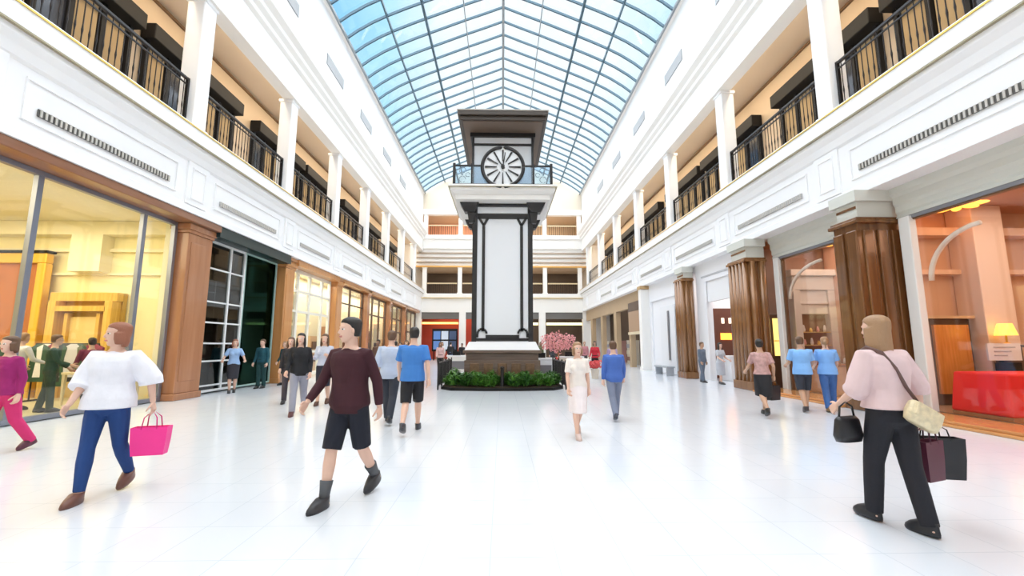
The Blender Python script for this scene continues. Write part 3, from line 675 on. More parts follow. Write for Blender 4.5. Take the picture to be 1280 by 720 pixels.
for k in range(5):
    y = 27.6+k*3.6
    u = thing('display_unit', '%s display unit inside the brown shopfront, %s from the viewer' % (('pale', 'rose')[k % 2], ORD[k]), 'display unit', (10.5, y, 0))
    q = MB(); q.box(-.3, .3, -.7, .7, 0, 1.9); q.build('body', mat('unit_%d' % (k % 2), ((.60, .55, .45), (.45, .25, .22))[k % 2], .5), u, bevel=.02)
    for j in range(3):
        q = MB(); q.box(-.36, -.3, -.6, .6, .3+j*.5, .6+j*.5); q.build('tray', mat('tray_%d' % j, ((.20,.08,.06), (.7,.65,.5), (.3,.3,.35))[j], .4), u)

# ------------------------------------------------------------------ red shop and dark shop in the end wall
for x0, x1 in ((-9.4, -8.6), (-4.6, -3.9), (-.6, .6), (3.9, 4.6), (8.6, 9.4)):
    lab_box('wall_end_pier', WARMW, x0, x1, Y1, Y1+.5, 0, 5.0)
lab_box('wall_red_shop', mat('red_wall', (.36, .035, .012), .4, var=.1, vscale=1), -9.3, -.1, Y1+2.5, Y1+2.7, 0, 4.4)
lab_box('wall_end_header_dark', mat('grey_band', (.16, .15, .14), .5), -9.3, 9.3, Y1+.15, Y1+.4, 4.3, 5.0)
nl = MB(); nl.box(-8.5, -4.7, Y1+.1, Y1+.2, 3.75, 3.95); o = nl.build('light_strip', mat('orange_neon', (1, .5, .1), .5, emis=(1, .42, .10), es=2.5)); tag(o, 'glowing orange light strip over the red shop entrance', 'light strip')
nl = MB(); nl.box(1.9, 3.8, Y1+.1, Y1+.2, 3.65, 3.9); nl.box(4.7, 8.5, Y1+.1, Y1+.2, 3.65, 3.9); o = nl.build('light_strip', mat('yellow_neon', (1, .8, .4), .5, emis=(1, .75, .35), es=2.0)); tag(o, 'long warm yellow light strip over the dark end shop', 'light strip')
bd = thing('advert_board', 'blue and white display board in front of the red shop wall', 'board', (-5.9, Y1-1.2, 0))
q = MB(); q.box(-1.3, 1.3, -.08, .08, .9, 3.2); q.build('frame', BLK, bd, bevel=.02)
for k in range(6):
    q = MB(); q.box(-1.15+.8*(k % 3), -.45+.8*(k % 3), -.12, -.08, 1.1+1.0*(k//3), 1.95+1.0*(k//3)); q.build('picture', mat('ad_%d' % (k % 3), ((.12,.25,.60), (.60,.68,.80), (.05,.08,.16))[k % 3], .3), bd)
for e in (-1.1, 1.1):
    q = MB(); q.box(e-.05, e+.05, -.05, .05, 0, .9); q.build('leg', BLK, bd)
# ------------------------------------------------------------------ clock tower
TW = mat('tower_white_panel', (.76, .78, .81), .4)
TBK = mat('tower_dark_bronze', (.030, .028, .028), .35, .4)
TBR = wood('tower_brown_stone', (.075, .045, .03), (.16, .10, .065), .3, 'X')
SLB = mat('slab_dark_brown', (.05, .036, .026), .4, var=.2, vscale=.8)
SOF = mat('soffit_brown', (.16, .11, .08), .5)
TY = 17.15    # centre of the tower, front face of shaft at 16.0
t = thing('clock_tower', 'white and black clock tower with a wheel shaped clock under a dark canopy', 'clock tower', (0, TY, 0))
def tb(name, m, x0, x1, y0, y1, z0, z1, bevel=.01, mb=None):
    q = mb or MB(); q.box(x0, x1, y0, y1, z0, z1); return q.build(name, m, t, bevel=bevel)
q = MB(); q.box(-1.38, 1.38, -1.30, 1.30, 0, .95); q.box(-1.32, 1.32, -1.24, 1.24, .95, 1.2); q.box(-1.42, 1.42, -1.34, 1.34, 1.2, 1.32); B = q.build('base', TBR, t, bevel=.015)
for k in range(5):
    q = MB(); x = -1.0 + k*.5; q.box(x-.17, x+.17, -1.34, -1.29, .30, .85); q.build('bronze_relief', mat('bronze_relief', (.17, .10, .055), .4, .4, var=.6, vscale=9), B, bevel=.02)
q = MB(); q.taper((0, 0), 1.32, 1.62, 1.37, 1.3, 1.22, 1.18); q.build('plinth', mat('plinth_white', (.82, .83, .84), .4), t)
tb('shaft', TW, -1.06, 1.06, -1.09, 1.09, 1.62, 6.8)
for sx in (-1, 1):
    for sy in (-1, 1):
        q = MB(); q.box(sx*1.14, sx*.96, sy*1.15, sy*.97, 1.62, 6.8); q.build('corner_post', TBK, t, bevel=.01)
def panel_frame(face):
    """black inner frame with open triangular brackets at its corners, on one face of the shaft"""
    q = MB(); zf = 1.14
    def P(a, d, z):
        return {'f': (a, -d, z), 'b': (a, d, z), 'l': (-d, a, z), 'r': (d, a, z)}[face]
    def bar(p, r, wd=.055):
        (a0, z0), (a1, z1) = p, r
        dx, dz = a1-a0, z1-z0; L = math.hypot(dx, dz); nx, nz = -dz/L*wd, dx/L*wd
        c = [(a0+nx, z0+nz), (a1+nx, z1+nz), (a1-nx, z1-nz), (a0-nx, z0-nz)]
        q.rings([[P(a, 1.08, z) for a, z in c], [P(a, zf, z) for a, z in c]])
    bar((-.72, 2.0), (-.72, 6.0)); bar((.72, 2.0), (.72, 6.0)); bar((-.62, 1.80), (.62, 1.80), .07)
    for e in (-1, 1):
        bar((e*.72, 6.02), (e*.56, 6.32), .045); bar((e*.72, 6.02), (e*.90, 6.32), .045)
        pts = [(e*.75 + .17*math.cos(a), 1.92 + .17*math.sin(a)) for a in [k*PI/6 for k in range(0, 7)]]
        for a, b in zip(pts, pts[1:]): bar(a, b, .04)
        bar((e*.92, 1.92), (e*.92, 1.78), .04)
    bar((-1.0, 6.38), (1.0, 6.38), .10)
    bar((-1.0, 1.70), (1.0, 1.70), .05)
    return q.build('panel_frame', TBK, t)
for f_ in 'fblr': panel_frame(f_)
q = MB(); q.box(-1.12, 1.12, -1.13, 1.13, 6.50, 6.74); q.build('white_band', TW, t)
q = MB(); q.box(-1.25, 1.25, -1.28, 1.28, 6.74, 6.84); q.build('dark_band', TBK, t, bevel=.01)
for sx in (-1, 1):
    for sy in (-1, 1):
        q = MB(); q.taper((sx*1.18, sy*1.12), 6.1, 6.5, .10, .10, .16, .16); q.taper((sx*1.26, sy*1.15), 6.5, 6.84, .18, .18, .36, .30); q.build('bracket', TBK, t, bevel=.01)
q = MB(); q.box(-1.75, 1.75, -1.75, 1.75, 6.84, 7.02); q.taper((0, 0), 7.02, 7.14, 1.75, 1.75, 1.93, 1.93); q.box(-1.93, 1.93, -1.93, 1.93, 7.14, 7.26); q.box(-1.99, 1.99, -1.99, 1.99, 7.26, 7.34); L_ = q.build('ledge', mat('ledge_white', (.80, .78, .75), .5), t, bevel=.01)
q = MB(); q.box(-2.0, 2.0, -2.0, 2.0, 7.245, 7.262); q.build('ledge_line', DGOLD, L_)
# glass railing on the ledge
BLG = glass('blue_glass', (.72, .84, .93), .10)
for k, (a0, a1) in enumerate((((-1.8, -1.8), (1.8, -1.8)), ((1.8, -1.8), (1.8, 1.8)), ((1.8, 1.8), (-1.8, 1.8)), ((-1.8, 1.8), (-1.8, -1.8)))):
    x0, x1 = sorted((a0[0], a1[0])); y0, y1 = sorted((a0[1], a1[1]))
    q = MB(); q.box(x0-.008, x1+.008, y0-.008, y1+.008, 7.42, 8.08); q.build('glass_panel', BLG, t)
    q = MB(); q.box(x0-.025, x1+.025, y0-.025, y1+.025, 8.08, 8.14); q.build('railing_bar', TBK, t)
    q = MB(); q.box(x0-.02, x1+.02, y0-.02, y1+.02, 7.38, 7.42); q.build('railing_bar', TBK, t)
for x in (-1.8, -1.15, 1.15, 1.8):
    for y in (-1.8, 1.8):
        r = .05 if abs(x) > 1.5 else .03
        q = MB(); q.box(x-r, x+r, y-r, y+r, 7.34, 8.2); q.build('railing_post', TBK, t, bevel=.01)
# scrollwork beside the clock
for e in (-1, 1):
    q = MB()
    for cx, cz, r in ((e*1.5, 7.95, .12), (e*1.5, 7.6, .12), (e*1.3, 7.78, .08)):
        q.tube([(cx+r*math.cos(a), -1.76, cz+r*math.sin(a)) for a in [k*PI/8 for k in range(15)]], .012, 6)
    q.build('scrollwork', TBK, t)
# upper block and canopy
tb('upper_block', TW, -1.2, 1.2, -1.0, 1.0, 7.34, 9.75)
q = MB(); q.box(-1.2, 1.2, -1.05, -1.0, 9.28, 9.36); q.build('dark_line', TBK, t)
q = MB(); q.box(-1.28, 1.28, -1.1, 1.1, 9.62, 9.80); q.build('dark_cornice', TBK, t, bevel=.01)
for e in (-1, 1):
    for y in (-1.02, 1.02):
        q = MB(); q.box(e*1.20, e*1.12, y-.05, y+.05, 7.34, 9.62); q.build('edge_strip', TBK, t)
q = MB(); q.box(-1.5, 1.5, -1.95, 2.2, 9.78, 9.82); q.build('soffit', SOF, t)
q = MB(); q.box(-1.6, 1.6, -2.05, 2.3, 9.80, 9.95); q.box(-1.68, 1.68, -2.15, 2.4, 9.95, 10.12); q.build('canopy', SLB, t, bevel=.02)
q = MB(); q.box(-1.7, 1.7, -2.17, 2.42, 10.12, 10.16); q.build('canopy_edge', mat('canopy_edge', (.45, .42, .38), .5), t)
# clock
CK = MB(); cz, cy, R_ = 8.02, -1.92, .76
q = MB(); pts = [(R_*math.cos(a), cy, cz+R_*math.sin(a)) for a in [k*PI/32 for k in range(65)]]; q.tube(pts, .065, 10); ring = q.build('clock_ring', TBK, t, smooth=True)
q = MB(); rr = [[(R_*math.cos(k*PI/24), cy+d, cz+R_*math.sin(k*PI/24)) for k in range(48)] for d in (.02, .05)]; q.rings(rr); q.build('clock_dial', mat('dial_white', (.80, .82, .84), .3), t)
for k in range(12):
    a = k*PI/6; c_, s_ = math.cos(a), math.sin(a); q = MB()
    w0, w1 = .014, .032
    def pp(r, w, d): return (r*c_ - w*s_, cy+d, cz + r*s_ + w*c_)
    q.rings([[pp(.22, -w0, -.03), pp(.66, -w1, -.03), pp(.66, w1, -.03), pp(.22, w0, -.03)], [pp(.22, -w0, .01), pp(.66, -w1, .01), pp(.66, w1, .01), pp(.22, w0, .01)]])
    q.build('hour_bar', TBK, ring)
for nm, a, L in (('hour_hand', 2.2, .36), ('minute_hand', 1.4, .55)):
    c_, s_ = math.cos(a), math.sin(a); q = MB()
    def pq(r, w, d): return (r*c_ - w*s_, cy+d, cz + r*s_ + w*c_)
    q.rings([[pq(-.1, -.03, -.07), pq(L, -.012, -.07), pq(L, .012, -.07), pq(-.1, .03, -.07)], [pq(-.1, -.03, -.05), pq(L, -.012, -.05), pq(L, .012, -.05), pq(-.1, .03, -.05)]])
    q.build(nm, TBK, ring)
q = MB(); q.tube([(0, cy-.09, cz), (0, cy+.03, cz)], .07, 14); q.build('hub', TBK, ring)

# ------------------------------------------------------------------ planter, plants and fence
SOIL = mat('dark_soil', (.05, .035, .02), .9, bump=.6)
PY0 = 14.5
pl = thing('planter_bed', 'low black edged planting bed around the foot of the clock tower', 'planter', (0, 0, 0))
foot = [(-2.1, 15.2), (-1.7, 14.65), (-.6, PY0), (.6, PY0), (1.7, 14.65), (2.1, 15.2), (2.1, 18.9), (-2.1, 18.9)]
def ring_prism(sc_, z0, z1):
    q = MB(); f2 = [(x*sc_, 16.7+(y-16.7)*sc_) for x, y in foot]
    q.prism(f2[:6] + [(f2[5][0], 15.78), (f2[0][0], 15.78)], z0, z1, 'Z')
    for e in (-1, 1): q.box(e*1.44, e*f2[5][0], 15.78, 18.52, z0, z1)
    q.box(-f2[5][0], f2[5][0], 18.52, f2[6][1], z0, z1); return q
ring_prism(1, 0, .09).build('edging', BLK, pl)
ring_prism(.97, .09, .12).build('soil', SOIL, pl)
LEAF = [mat('leaf_%d' % i, c, .5, var=.25, vscale=8) for i, c in enumerate(((.06, .20, .02), (.12, .30, .04), (.03, .11, .02)))]
def bush(k, h, r):
    q = MB(); rnd = random.Random(k)
    for _ in range(190):
        a = rnd.random()*2*PI; u = rnd.random()**.5; z = h*(.1+.9*rnd.random()*(1-.45*u*u))
        c = Vector((r*u*math.cos(a), r*u*math.sin(a), z)); L = .05+.05*rnd.random(); w = L*.45
        d = Vector((math.cos(a)*.8+rnd.uniform(-.5, .5), math.sin(a)*.8+rnd.uniform(-.5, .5), rnd.uniform(-.2, .9))).normalized()
        sd = d.cross(Vector((0, 0, 1))).normalized(); up = sd.cross(d)*.012
        v = [q.bm.verts.new(p) for p in (c-d*L, c+sd*w+up, c+d*L, c-sd*w+up)]
        q.bm.faces.new(v)
    return q.mesh('plant')
def stems(k, h):
    q = MB(); rnd = random.Random(k)
    for _ in range(7):
        a = rnd.random()*2*PI; q.tube([(0, 0, 0), (.05*math.cos(a), .05*math.sin(a), h*.4), (.12*math.cos(a), .12*math.sin(a), h*.8)], [.008, .006, .003], 5)
    return q.mesh('stems')
BM_ = [bush(k, .38+.05*k, .19) for k in range(4)]; SM_ = [stems(k, .45) for k in range(2)]
for m_ in SM_: m_.materials.append(LEAF[2])
for k, m_ in enumerate(BM_): m_.materials.append(LEAF[k % 3]); m_.materials.append(LEAF[(k+1) % 3]); [setattr(p, 'material_index', p.index % 2) for p in m_.polygons]
spots = [(-1.86, 15.35), (-1.6, 14.98), (-1.2, 14.85), (-.8, 14.74), (-.4, 14.70), (.4, 14.70), (.8, 14.74), (1.2, 14.85), (1.6, 14.98), (1.86, 15.35),
         (-1.42, 15.32), (-1.02, 15.2), (-.62, 15.1), (-.22, 15.08), (.22, 15.08), (.62, 15.1), (1.02, 15.2), (1.42, 15.32), (-.8, 15.55), (-.38, 15.5), (.02, 15.5), (.42, 15.5), (.82, 15.55),
         (-1.78, 15.8), (1.78, 15.8), (-1.78, 16.25), (1.78, 16.25), (-1.78, 16.75), (1.78, 16.75)]
for k, (x, y) in enumerate(spots):
    o = bpy.data.objects.new('leafy_plant', BM_[k % 4]); COL.objects.link(o); o.location = (x, y, .12); o.rotation_euler = (0, 0, k*1.3); s_ = .95+.15*((k*7) % 5)/5; o.scale = (s_, s_, s_)
    tag(o, 'bushy green leafy plant growing in the bed at the foot of the clock tower', 'plant', 'leafy plants in the tower bed')
    c = bpy.data.objects.new('stem', SM_[k % 2]); COL.objects.link(c); c.parent = o
for e, nm in ((-1, 'cream shop'), (1, 'orange shop')):
    fn = thing('garden_fence', 'low black metal fence of the tower bed, on its %s side' % nm, 'fence', (e*2.17, 16.85, 0), group='fences of the tower bed')
    q = MB(); q.box(-.015, .015, -1.9, 1.9, .88, .93); q.build('top_rail', BLACK, fn)
    q = MB(); q.box(-.012, .012, -1.9, 1.9, .12, .15); q.build('bottom_rail', BLACK, fn)
    me = None
    for k in range(33):
        yy = -1.9 + k*3.8/32
        if k % 8 == 0:
            q = MB(); q.box(-.025, .025, yy-.025, yy+.025, 0, .98); q.build('post', BLACK, fn); continue
        if me is None:
            q = MB(); q.box(-.008, .008, -.008, .008, .13, .9); o = q.build('bar', BLACK, fn); me = o.data
        else:
            o = bpy.data.objects.new('bar', me); COL.objects.link(o); o.parent = fn
        o.location = (0, yy, 0)
b_ = thing('bollard', 'short dark bollard post standing among plants before the tower base', 'bollard', (0, 14.78, .12))
q = MB(); q.tube([(0,0,0), (0,0,.6)], .06, 12); q.build('post', BLACK, b_, smooth=False); q = MB(); q.ell((0,0,.62), (.075,.075,.05)); q.build('cap', BLACK, b_, smooth=True)

# ------------------------------------------------------------------ flower stall and kiosks behind the tower
fs = thing('flowering_tree', 'pink blossoming display tree in a pale pot behind the tower', 'tree', (2.75, 21.5, 0))
q = MB(); q.loft([(0,0,0,.28,.28), (0,0,.5,.38,.38), (0,0,.55,.40,.40)]); q.build('pot', mat('pale_pot', (.70, .62, .52), .5), fs)
q = MB(); q.tube([(0,0,.4), (.03,0,.9), (-.02,.02,1.3)], [.05,.04,.03], 8)
for a in range(6): q.tube([(-.02,.02,1.2), (.35*math.cos(a), .35*math.sin(a), 1.75)], [.025, .01], 6)
q.build('trunk', BROWN, fs)
q = MB(); rnd = random.Random(4)
for _ in range(700):
    a = rnd.random()*2*PI; u = rnd.random()**.5*.85; z = 1.65+rnd.uniform(-.6, .6)*(1-.6*u)
    c = Vector((u*math.cos(a), u*math.sin(a), z)); d = Vector((rnd.uniform(-1, 1), rnd.uniform(-1, 1), rnd.uniform(-1, 1))).normalized(); e = d.orthogonal().normalized(); L = .05
    v = [q.bm.verts.new(c+d*L), q.bm.verts.new(c+e*L), q.bm.verts.new(c-d*L), q.bm.verts.new(c-e*L)]; q.bm.faces.new(v)
ob = q.build('blossoms', mat('pink_blossom', (.70, .30, .30), .6, var=.3, vscale=3), fs)
for k, (x, y, w_, c_, l) in enumerate(((1.85, 20.3, .5, (.70, .70, .72), 'small white kiosk table just behind the tower'), (3.6, 23.0, .6, (.72, .66, .56), 'cream kiosk counter beside the pink blossoming tree'), (-2.6, 25.5, .55, (.75, .72, .68), 'white kiosk counter on the red shop side of the tower'))):
    kk = thing('kiosk_counter', l, 'counter', (x, y, 0))
    q = MB(); q.box(-w_, w_, -.35, .35, 0, .85); q.build('body', mat('kiosk_%d' % k, c_, .4), kk, bevel=.02); q = MB(); q.box(-w_-.05, w_+.05, -.4, .4, .85, .92); q.build('counter_top', mat('kiosk_top', (.80, .80, .80), .3), kk)
    q = MB(); q.box(-w_+.1, w_-.1, -.37, -.35, .15, .6); q.build('front_panel', mat('kiosk_dark', (.16, .15, .16), .4), kk)
    q = MB(); q.box(-w_*.5, w_*.3, -.1, .1, .92, 1.15); q.build('till', BLK, kk)
for k, (x, y) in enumerate(((2.95, 26.5), (3.6, 19.8))):
    pp_ = thing('potted_flowers', ('red flowers in a pot farther along from the blossoming tree', 'small red flowers in a pot nearer the brown shopfront')[k], 'potted plant', (x+.6, y, 0))
    q = MB(); q.loft([(0,0,0,.14,.14), (0,0,.45,.2,.2)]); q.build('pot', mat('pale_pot', (.7, .62, .52)), pp_)
    q = MB(); q.ell((0,0,.6), (.24,.24,.16)); q.tube([(0,0,.4), (0,0,.6)], .05, 8)
    for _ in range(160):
        a = rnd.random()*2*PI; u = rnd.random()**.5*.3; c = Vector((u*math.cos(a), u*math.sin(a), .6+rnd.uniform(-.12, .2))); d = Vector((rnd.uniform(-1, 1), rnd.uniform(-1, 1), rnd.uniform(-1, 1))).normalized(); e = d.orthogonal().normalized()
        v = [q.bm.verts.new(c+d*.05), q.bm.verts.new(c+e*.05), q.bm.verts.new(c-d*.05), q.bm.verts.new(c-e*.05)]; q.bm.faces.new(v)
    q.build('blooms', mat('red_bloom', (.65, .08, .08), .6), pp_)
# ------------------------------------------------------------------ people
SKIN = [mat('skin_fair', (.72, .46, .35), .5), mat('skin_tan', (.52, .31, .20), .5), mat('skin_brown', (.26, .14, .09), .5)]
EYEW = mat('eye_white', (.8, .8, .78), .3); EYED = mat('eye_dark', (.05, .03, .02), .3); LIP = mat('lips', (.50, .17, .15), .4)
def cloth(c): return mat('cloth_%02x%02x%02x' % tuple(int(v*255) for v in c), c, .85, var=.10, vscale=9, bump=.25, bscale=45)
HAIRM = {'black': mat('hair_black', (.018, .014, .012), .5, bump=.4, bscale=120), 'brown': mat('hair_brown', (.12, .06, .03), .5, bump=.4, bscale=120),
         'auburn': mat('hair_auburn', (.30, .11, .06), .5, bump=.4, bscale=120), 'blond': mat('hair_dark_blond', (.36, .21, .11), .5, bump=.4, bscale=120), 'grey': mat('hair_grey', (.35, .33, .31), .5, bump=.4, bscale=120)}
def remesh_obj(mb, name, voxel, smooth=4, mats=None, parent=None, pick=None):
    bmesh.ops.recalc_face_normals(mb.bm, faces=mb.bm.faces)
    me = bpy.data.meshes.new('tmp'); mb.bm.to_mesh(me); mb.bm.free()
    o = bpy.data.objects.new('tmp', me); COL.objects.link(o)
    md = o.modifiers.new('r', 'REMESH'); md.mode = 'VOXEL'; md.voxel_size = voxel
    sm = o.modifiers.new('s', 'SMOOTH'); sm.iterations = smooth; sm.factor = .5
    dg = bpy.context.evaluated_depsgraph_get(); dg.update()
    nm = bpy.data.meshes.new_from_object(o.evaluated_get(dg))
    bpy.data.objects.remove(o); bpy.data.meshes.remove(me)
    nm.name = name; nm.materials.clear()
    for m_ in mats: nm.materials.append(m_)
    for p in nm.polygons:
        p.use_smooth = True
        if pick: p.material_index = pick(p.center)
    r = bpy.data.objects.new(name, nm); COL.objects.link(r)
    if parent: r.parent = parent
    return r

def D2(a): return Vector((0, math.sin(math.radians(a)), -math.cos(math.radians(a))))
def person(label, x, y, heading, H=1.70, sex='f', legs=((22, 4, 0), (-16, 22, 22)), arms=((-18, 12, 8), (20, 18, 8)), top=(.5,.5,.5), sleeve='long', hem=.0,
           bottom='trousers', bcol=(.05,.05,.06), shoe=(.03,.03,.03), hair='brown', hstyle='short', skin=0, turn=0, lean=3, voxel=.010, group=None, loose=0.0, tmat=None, z0=0.0, nod=0, socks=None):
    root = thing('person', label, 'person', (x, y, z0), math.radians(heading-90), group)
    k = H/1.70; fem = sex == 'f'; hq = k
    S = Vector((k, k, k))
    def sc(v): return Vector(v)*k
    # --- legs: (thigh forward angle, knee flex, heel lift pitch) for the right (x>0) and left leg
    TH, SH = .43*k, .41*k
    J = []
    for e, (t, kn, fp) in zip((1, -1), legs):
        hip = Vector((e*.088*k, 0, 0)); knee = hip + D2(t)*TH + Vector((-e*.01*k, 0, 0)); ank = knee + D2(t-kn)*SH + Vector((-e*.012*k, 0, 0))
        p = math.radians(fp); fd = Vector((0, math.cos(p), -math.sin(p))); dn = Vector((0, -math.sin(p), -math.cos(p)))
        heel = ank - fd*.055*k + dn*.08*k; toe = ank + fd*.18*k + dn*.08*k
        J.append([hip, knee, ank, fd, dn, heel, toe])
    low = min(min(j[5].z, j[6].z) for j in J)
    hz_ = -low
    lift = Vector((0, 0, hz_))
    for j in J:
        for q in (0, 1, 2, 5, 6): j[q] = j[q] + lift
    ln = math.tan(math.radians(lean))
    def T(xx, yy, zz): return Vector((xx*k, (yy + zz*ln)*k, hz_ + zz*k))
    shw = .165 if fem else .19
    ch = 1.0 if not fem else .92
    # torso rings relative to hip height
    tor = [(-.10, .05, .06), (-.06, .13, .10), (0, .168, .118), (.06, .165, .115), (.13, .14 if fem else .15, .10), (.20, .125 if fem else .145, .092), (.28, .14*ch+.005, .105), (.36, .16*ch, .118), (.43, .165*ch, .11), (.48, .15*ch, .09), (.515, .09, .07), (.55, .058, .058), (.62, .052, .055)]
    B = MB()
    def ring_sec(lst, inf=0.0, n=20):
        out = []
        for z, rx, ry in lst:
            c = T(0, 0, z); out.append((c.x, c.y, c.z, (rx+inf)*k, (ry+inf)*k))
        return out
    B.loft(ring_sec(tor), 20, 2.3)
    if fem: 
        for e in (1, -1): B.ell(T(e*.075, .085, .355), (.065*k, .055*k, .065*k))
    legr = ([.088, .080, .055, .052, .056, .040], [.0, .35, .92, 1.0])
    for j in J:
        h, kn_, an = j[0], j[1], j[2]
        B.tube([h+Vector((0,0,.02*k)), h.lerp(kn_, .35), h.lerp(kn_, .92), kn_, kn_.lerp(an, .3), kn_.lerp(an, .8), an], [.088*k, .080*k, .056*k, .054*k, .057*k, .038*k, .036*k], 14, True, True)
        fd, dn = j[3], j[4]
        B.tube([an - fd*.03*k + dn*.045*k, an + fd*.06*k + dn*.05*k, an + fd*.13*k + dn*.058*k], [.031*k, .029*k, .022*k], 10, True, True)
    # --- arms: (swing, elbow flex, abduction); optional 4th entry elbow flexion plane is forward
    A = []
    Sz = .465
    for e, (sw, el, ab) in zip((1, -1), arms):
        sh = T(e*shw, 0, Sz); ra = math.radians(sw); rb = math.radians(ab)
        def dirn(a, b): return Vector((e*math.sin(b), math.sin(a)*math.cos(b), -math.cos(a)*math.cos(b)))
        u = dirn(ra, rb); f = dirn(ra+math.radians(el), rb*.3)
        elb = sh + u*.275*k; wr = elb + f*.235*k
        A.append((sh, elb, wr, f, e))
        B.tube([T(e*shw*.72, 0, Sz), sh, sh.lerp(elb, .5), elb, elb.lerp(wr, .3), wr], [.055*k, .050*k, .042*k, .036*k, .037*k, .025*k], 12, True, True)
    def hand(mb, wr, f, e):
        side = Vector((0, 1, 0)) - f*f.y; side = side.normalized()          # towards the thumb, forward
        nrm = f.cross(side)*1.0; inn = Vector((-e, 0, 0)) - f*(-e*f.x); inn = inn.normalized()
        pal = wr + f*.05*k
        mb.tube([wr, wr + f*.03*k, wr + f*.085*k], [.026*k, .036*k, .036*k], 10, True, True, squash=None) if voxel > .009 else None
        if voxel <= .009:
            for o_ in (-.024, -.008, .008, .024):
                mb.tube([wr, wr + f*.04*k + side*o_*k, wr + f*.088*k + side*o_*k*1.15], [.016*k, .0135*k, .012*k], 8, True, True)
        for i, (o_, L) in enumerate(((.027, .070), (.009, .080), (-.009, .075), (-.027, .058))):
            b = wr + f*.085*k + side*o_*k
            p1 = b + (f*.92 + inn*.38)*L*.45*k; p2 = p1 + (f*.6 + inn*.8)*L*.32*k; p3 = p2 + (f*.2 + inn*.95)*L*.25*k
            mb.tube([b - f*.01*k, p1, p2, p3], [.0098*k, .0092*k, .0085*k, .0075*k], 8, True, True)
        b = wr + f*.03*k + side*.028*k
        mb.tube([b, b + (f*.6+side*.75+inn*.25)*.035*k, b + (f*1.0+side*.8+inn*.5)*.055*k], [.013*k, .0105*k, .009*k], 8, True, True)
        return pal
    if voxel <= .007:
        for sh, elb, wr, f, e in A: hand(B, wr, f, e)
    else:
        for sh, elb, wr, f, e in A:
            B.tube([wr, wr + f*.03*k, wr + f*.085*k], [.026*k, .036*k, .034*k], 10, True, True, squash=(.55, 1.1))
    # --- head
    hc = T(0, .02, .70); tr = math.radians(turn); R = Matrix.Rotation(tr, 3, 'Z') @ Matrix.Rotation(math.radians(-nod), 3, 'X')
    hs = k*(1.0 if k < 1.1 else 1.0)
    def Hp(v): return hc + R @ (Vector(v)*hs)
    def hloft(mb, secs, n=18):
        mb.rings([[Hp((cx + rx*math.cos(2*PI*q/n), cy + ry*math.sin(2*PI*q/n), z)) for q in range(n)] for cx, cy, z, rx, ry in secs])
    head = [(0,.052,-.118,.018,.018), (0,.040,-.108,.036,.040), (0,.022,-.080,.054,.066), (0,.010,-.045,.064,.083), (0,.002,-.005,.070,.092), (0,0,.035,.073,.096), (0,-.002,.07,.069,.090), (0,-.004,.095,.055,.072), (0,-.004,.112,.030,.042), (0,-.004,.117,.010,.012)]
    hloft(B, head)
    B.tube([T(0, 0, .52), Hp((0, -.012, -.05))], [.054*k, .052*k], 12, True, True)
    B.tube([Hp((0, .088, .022)), Hp((0, .106, -.022)), Hp((0, .092, -.034))], [.008*k, .014*k, .010*k], 8, True, True)
    for e in (1, -1):
        B.ell(Hp((e*.073, -.005, -.008)), (.010*k, .018*k, .030*k)); B.ell(Hp((e*.030, .078, .030)), (.022*k, .016*k, .008*k))
    B.ell(Hp((0, .088, -.062)), (.024*k, .012*k, .009*k))
    Ri = R.inverted()
    def pick(c):
        v = Ri @ (c - hc) / hs
        if v.y > .06 and abs(v.z) < .2:
            for e in (1, -1):
                d = (v - Vector((e*.030, v.y, .008)))
                if abs(d.z) < .0065 and abs(d.x) < .007: return 2
                if abs(d.z) < .0075 and abs(d.x) < .015: return 1
            if abs(v.x) < .024 and abs(v.z+.063) < .009: return 3
        return 0
    body = remesh_obj(B, 'body', voxel, 3, [SKIN[skin], EYEW, EYED, LIP], root, pick)
    if .007 < voxel <= .012:
        pass
    if voxel > .007:       # slender fingers rooted in the palm, same mesh
        q = MB()
        for sh, elb, wr, f, e in A: hand(q, wr, f, e)
        hm = q.mesh('h'); bmj = bmesh.new(); bmj.from_mesh(body.data); bmj.from_mesh(hm); 
        for f_ in bmj.faces: f_.smooth = True
        bmj.to_mesh(body.data); bmj.free(); bpy.data.meshes.remove(hm)
    vc = max(voxel, .009)
    # --- bottom garment
    q = MB()
    if bottom in ('trousers', 'shorts', 'leggings'):
        inf = .012 if bottom != 'leggings' else .008
        q.loft(ring_sec([(-.11, .05, .06), (-.06, .14, .108), (0, .168, .12), (.06, .165, .116), (.13, .145, .104)], inf), 20, 2.3)
        for j in J:
            h, kn_, an = j[0], j[1], j[2]
            if bottom == 'shorts': q.tube([h, h.lerp(kn_, .5), h.lerp(kn_, .98)], [.105*k, .10*k, .088*k], 14, True, False)
            elif bottom == 'leggings': q.tube([h, h.lerp(kn_, .35), h.lerp(kn_, .92), kn_, kn_.lerp(an, .3), kn_.lerp(an, .95)], [.096*k, .09*k, .066*k, .064*k, .066*k, .046*k], 14, True, False)
            else: q.tube([h, h.lerp(kn_, .4), kn_, kn_.lerp(an, .35), an + j[4]*.02*k], [.102*k, .096*k, .074*k, .072*k, .064*k], 14, True, False)
        remesh_obj(q, bottom if bottom != 'leggings' else 'trousers', vc, 3, [cloth(bcol)], root)
    elif bottom in ('skirt', 'dress'):
        mid = (J[0][1]+J[1][1])/2; zk = mid.z - (.04 if bottom == 'skirt' else .12)*k
        sp = abs(J[0][1].y - J[1][1].y)/2
        w = T(0, 0, .12); hp = T(0, 0, 0)
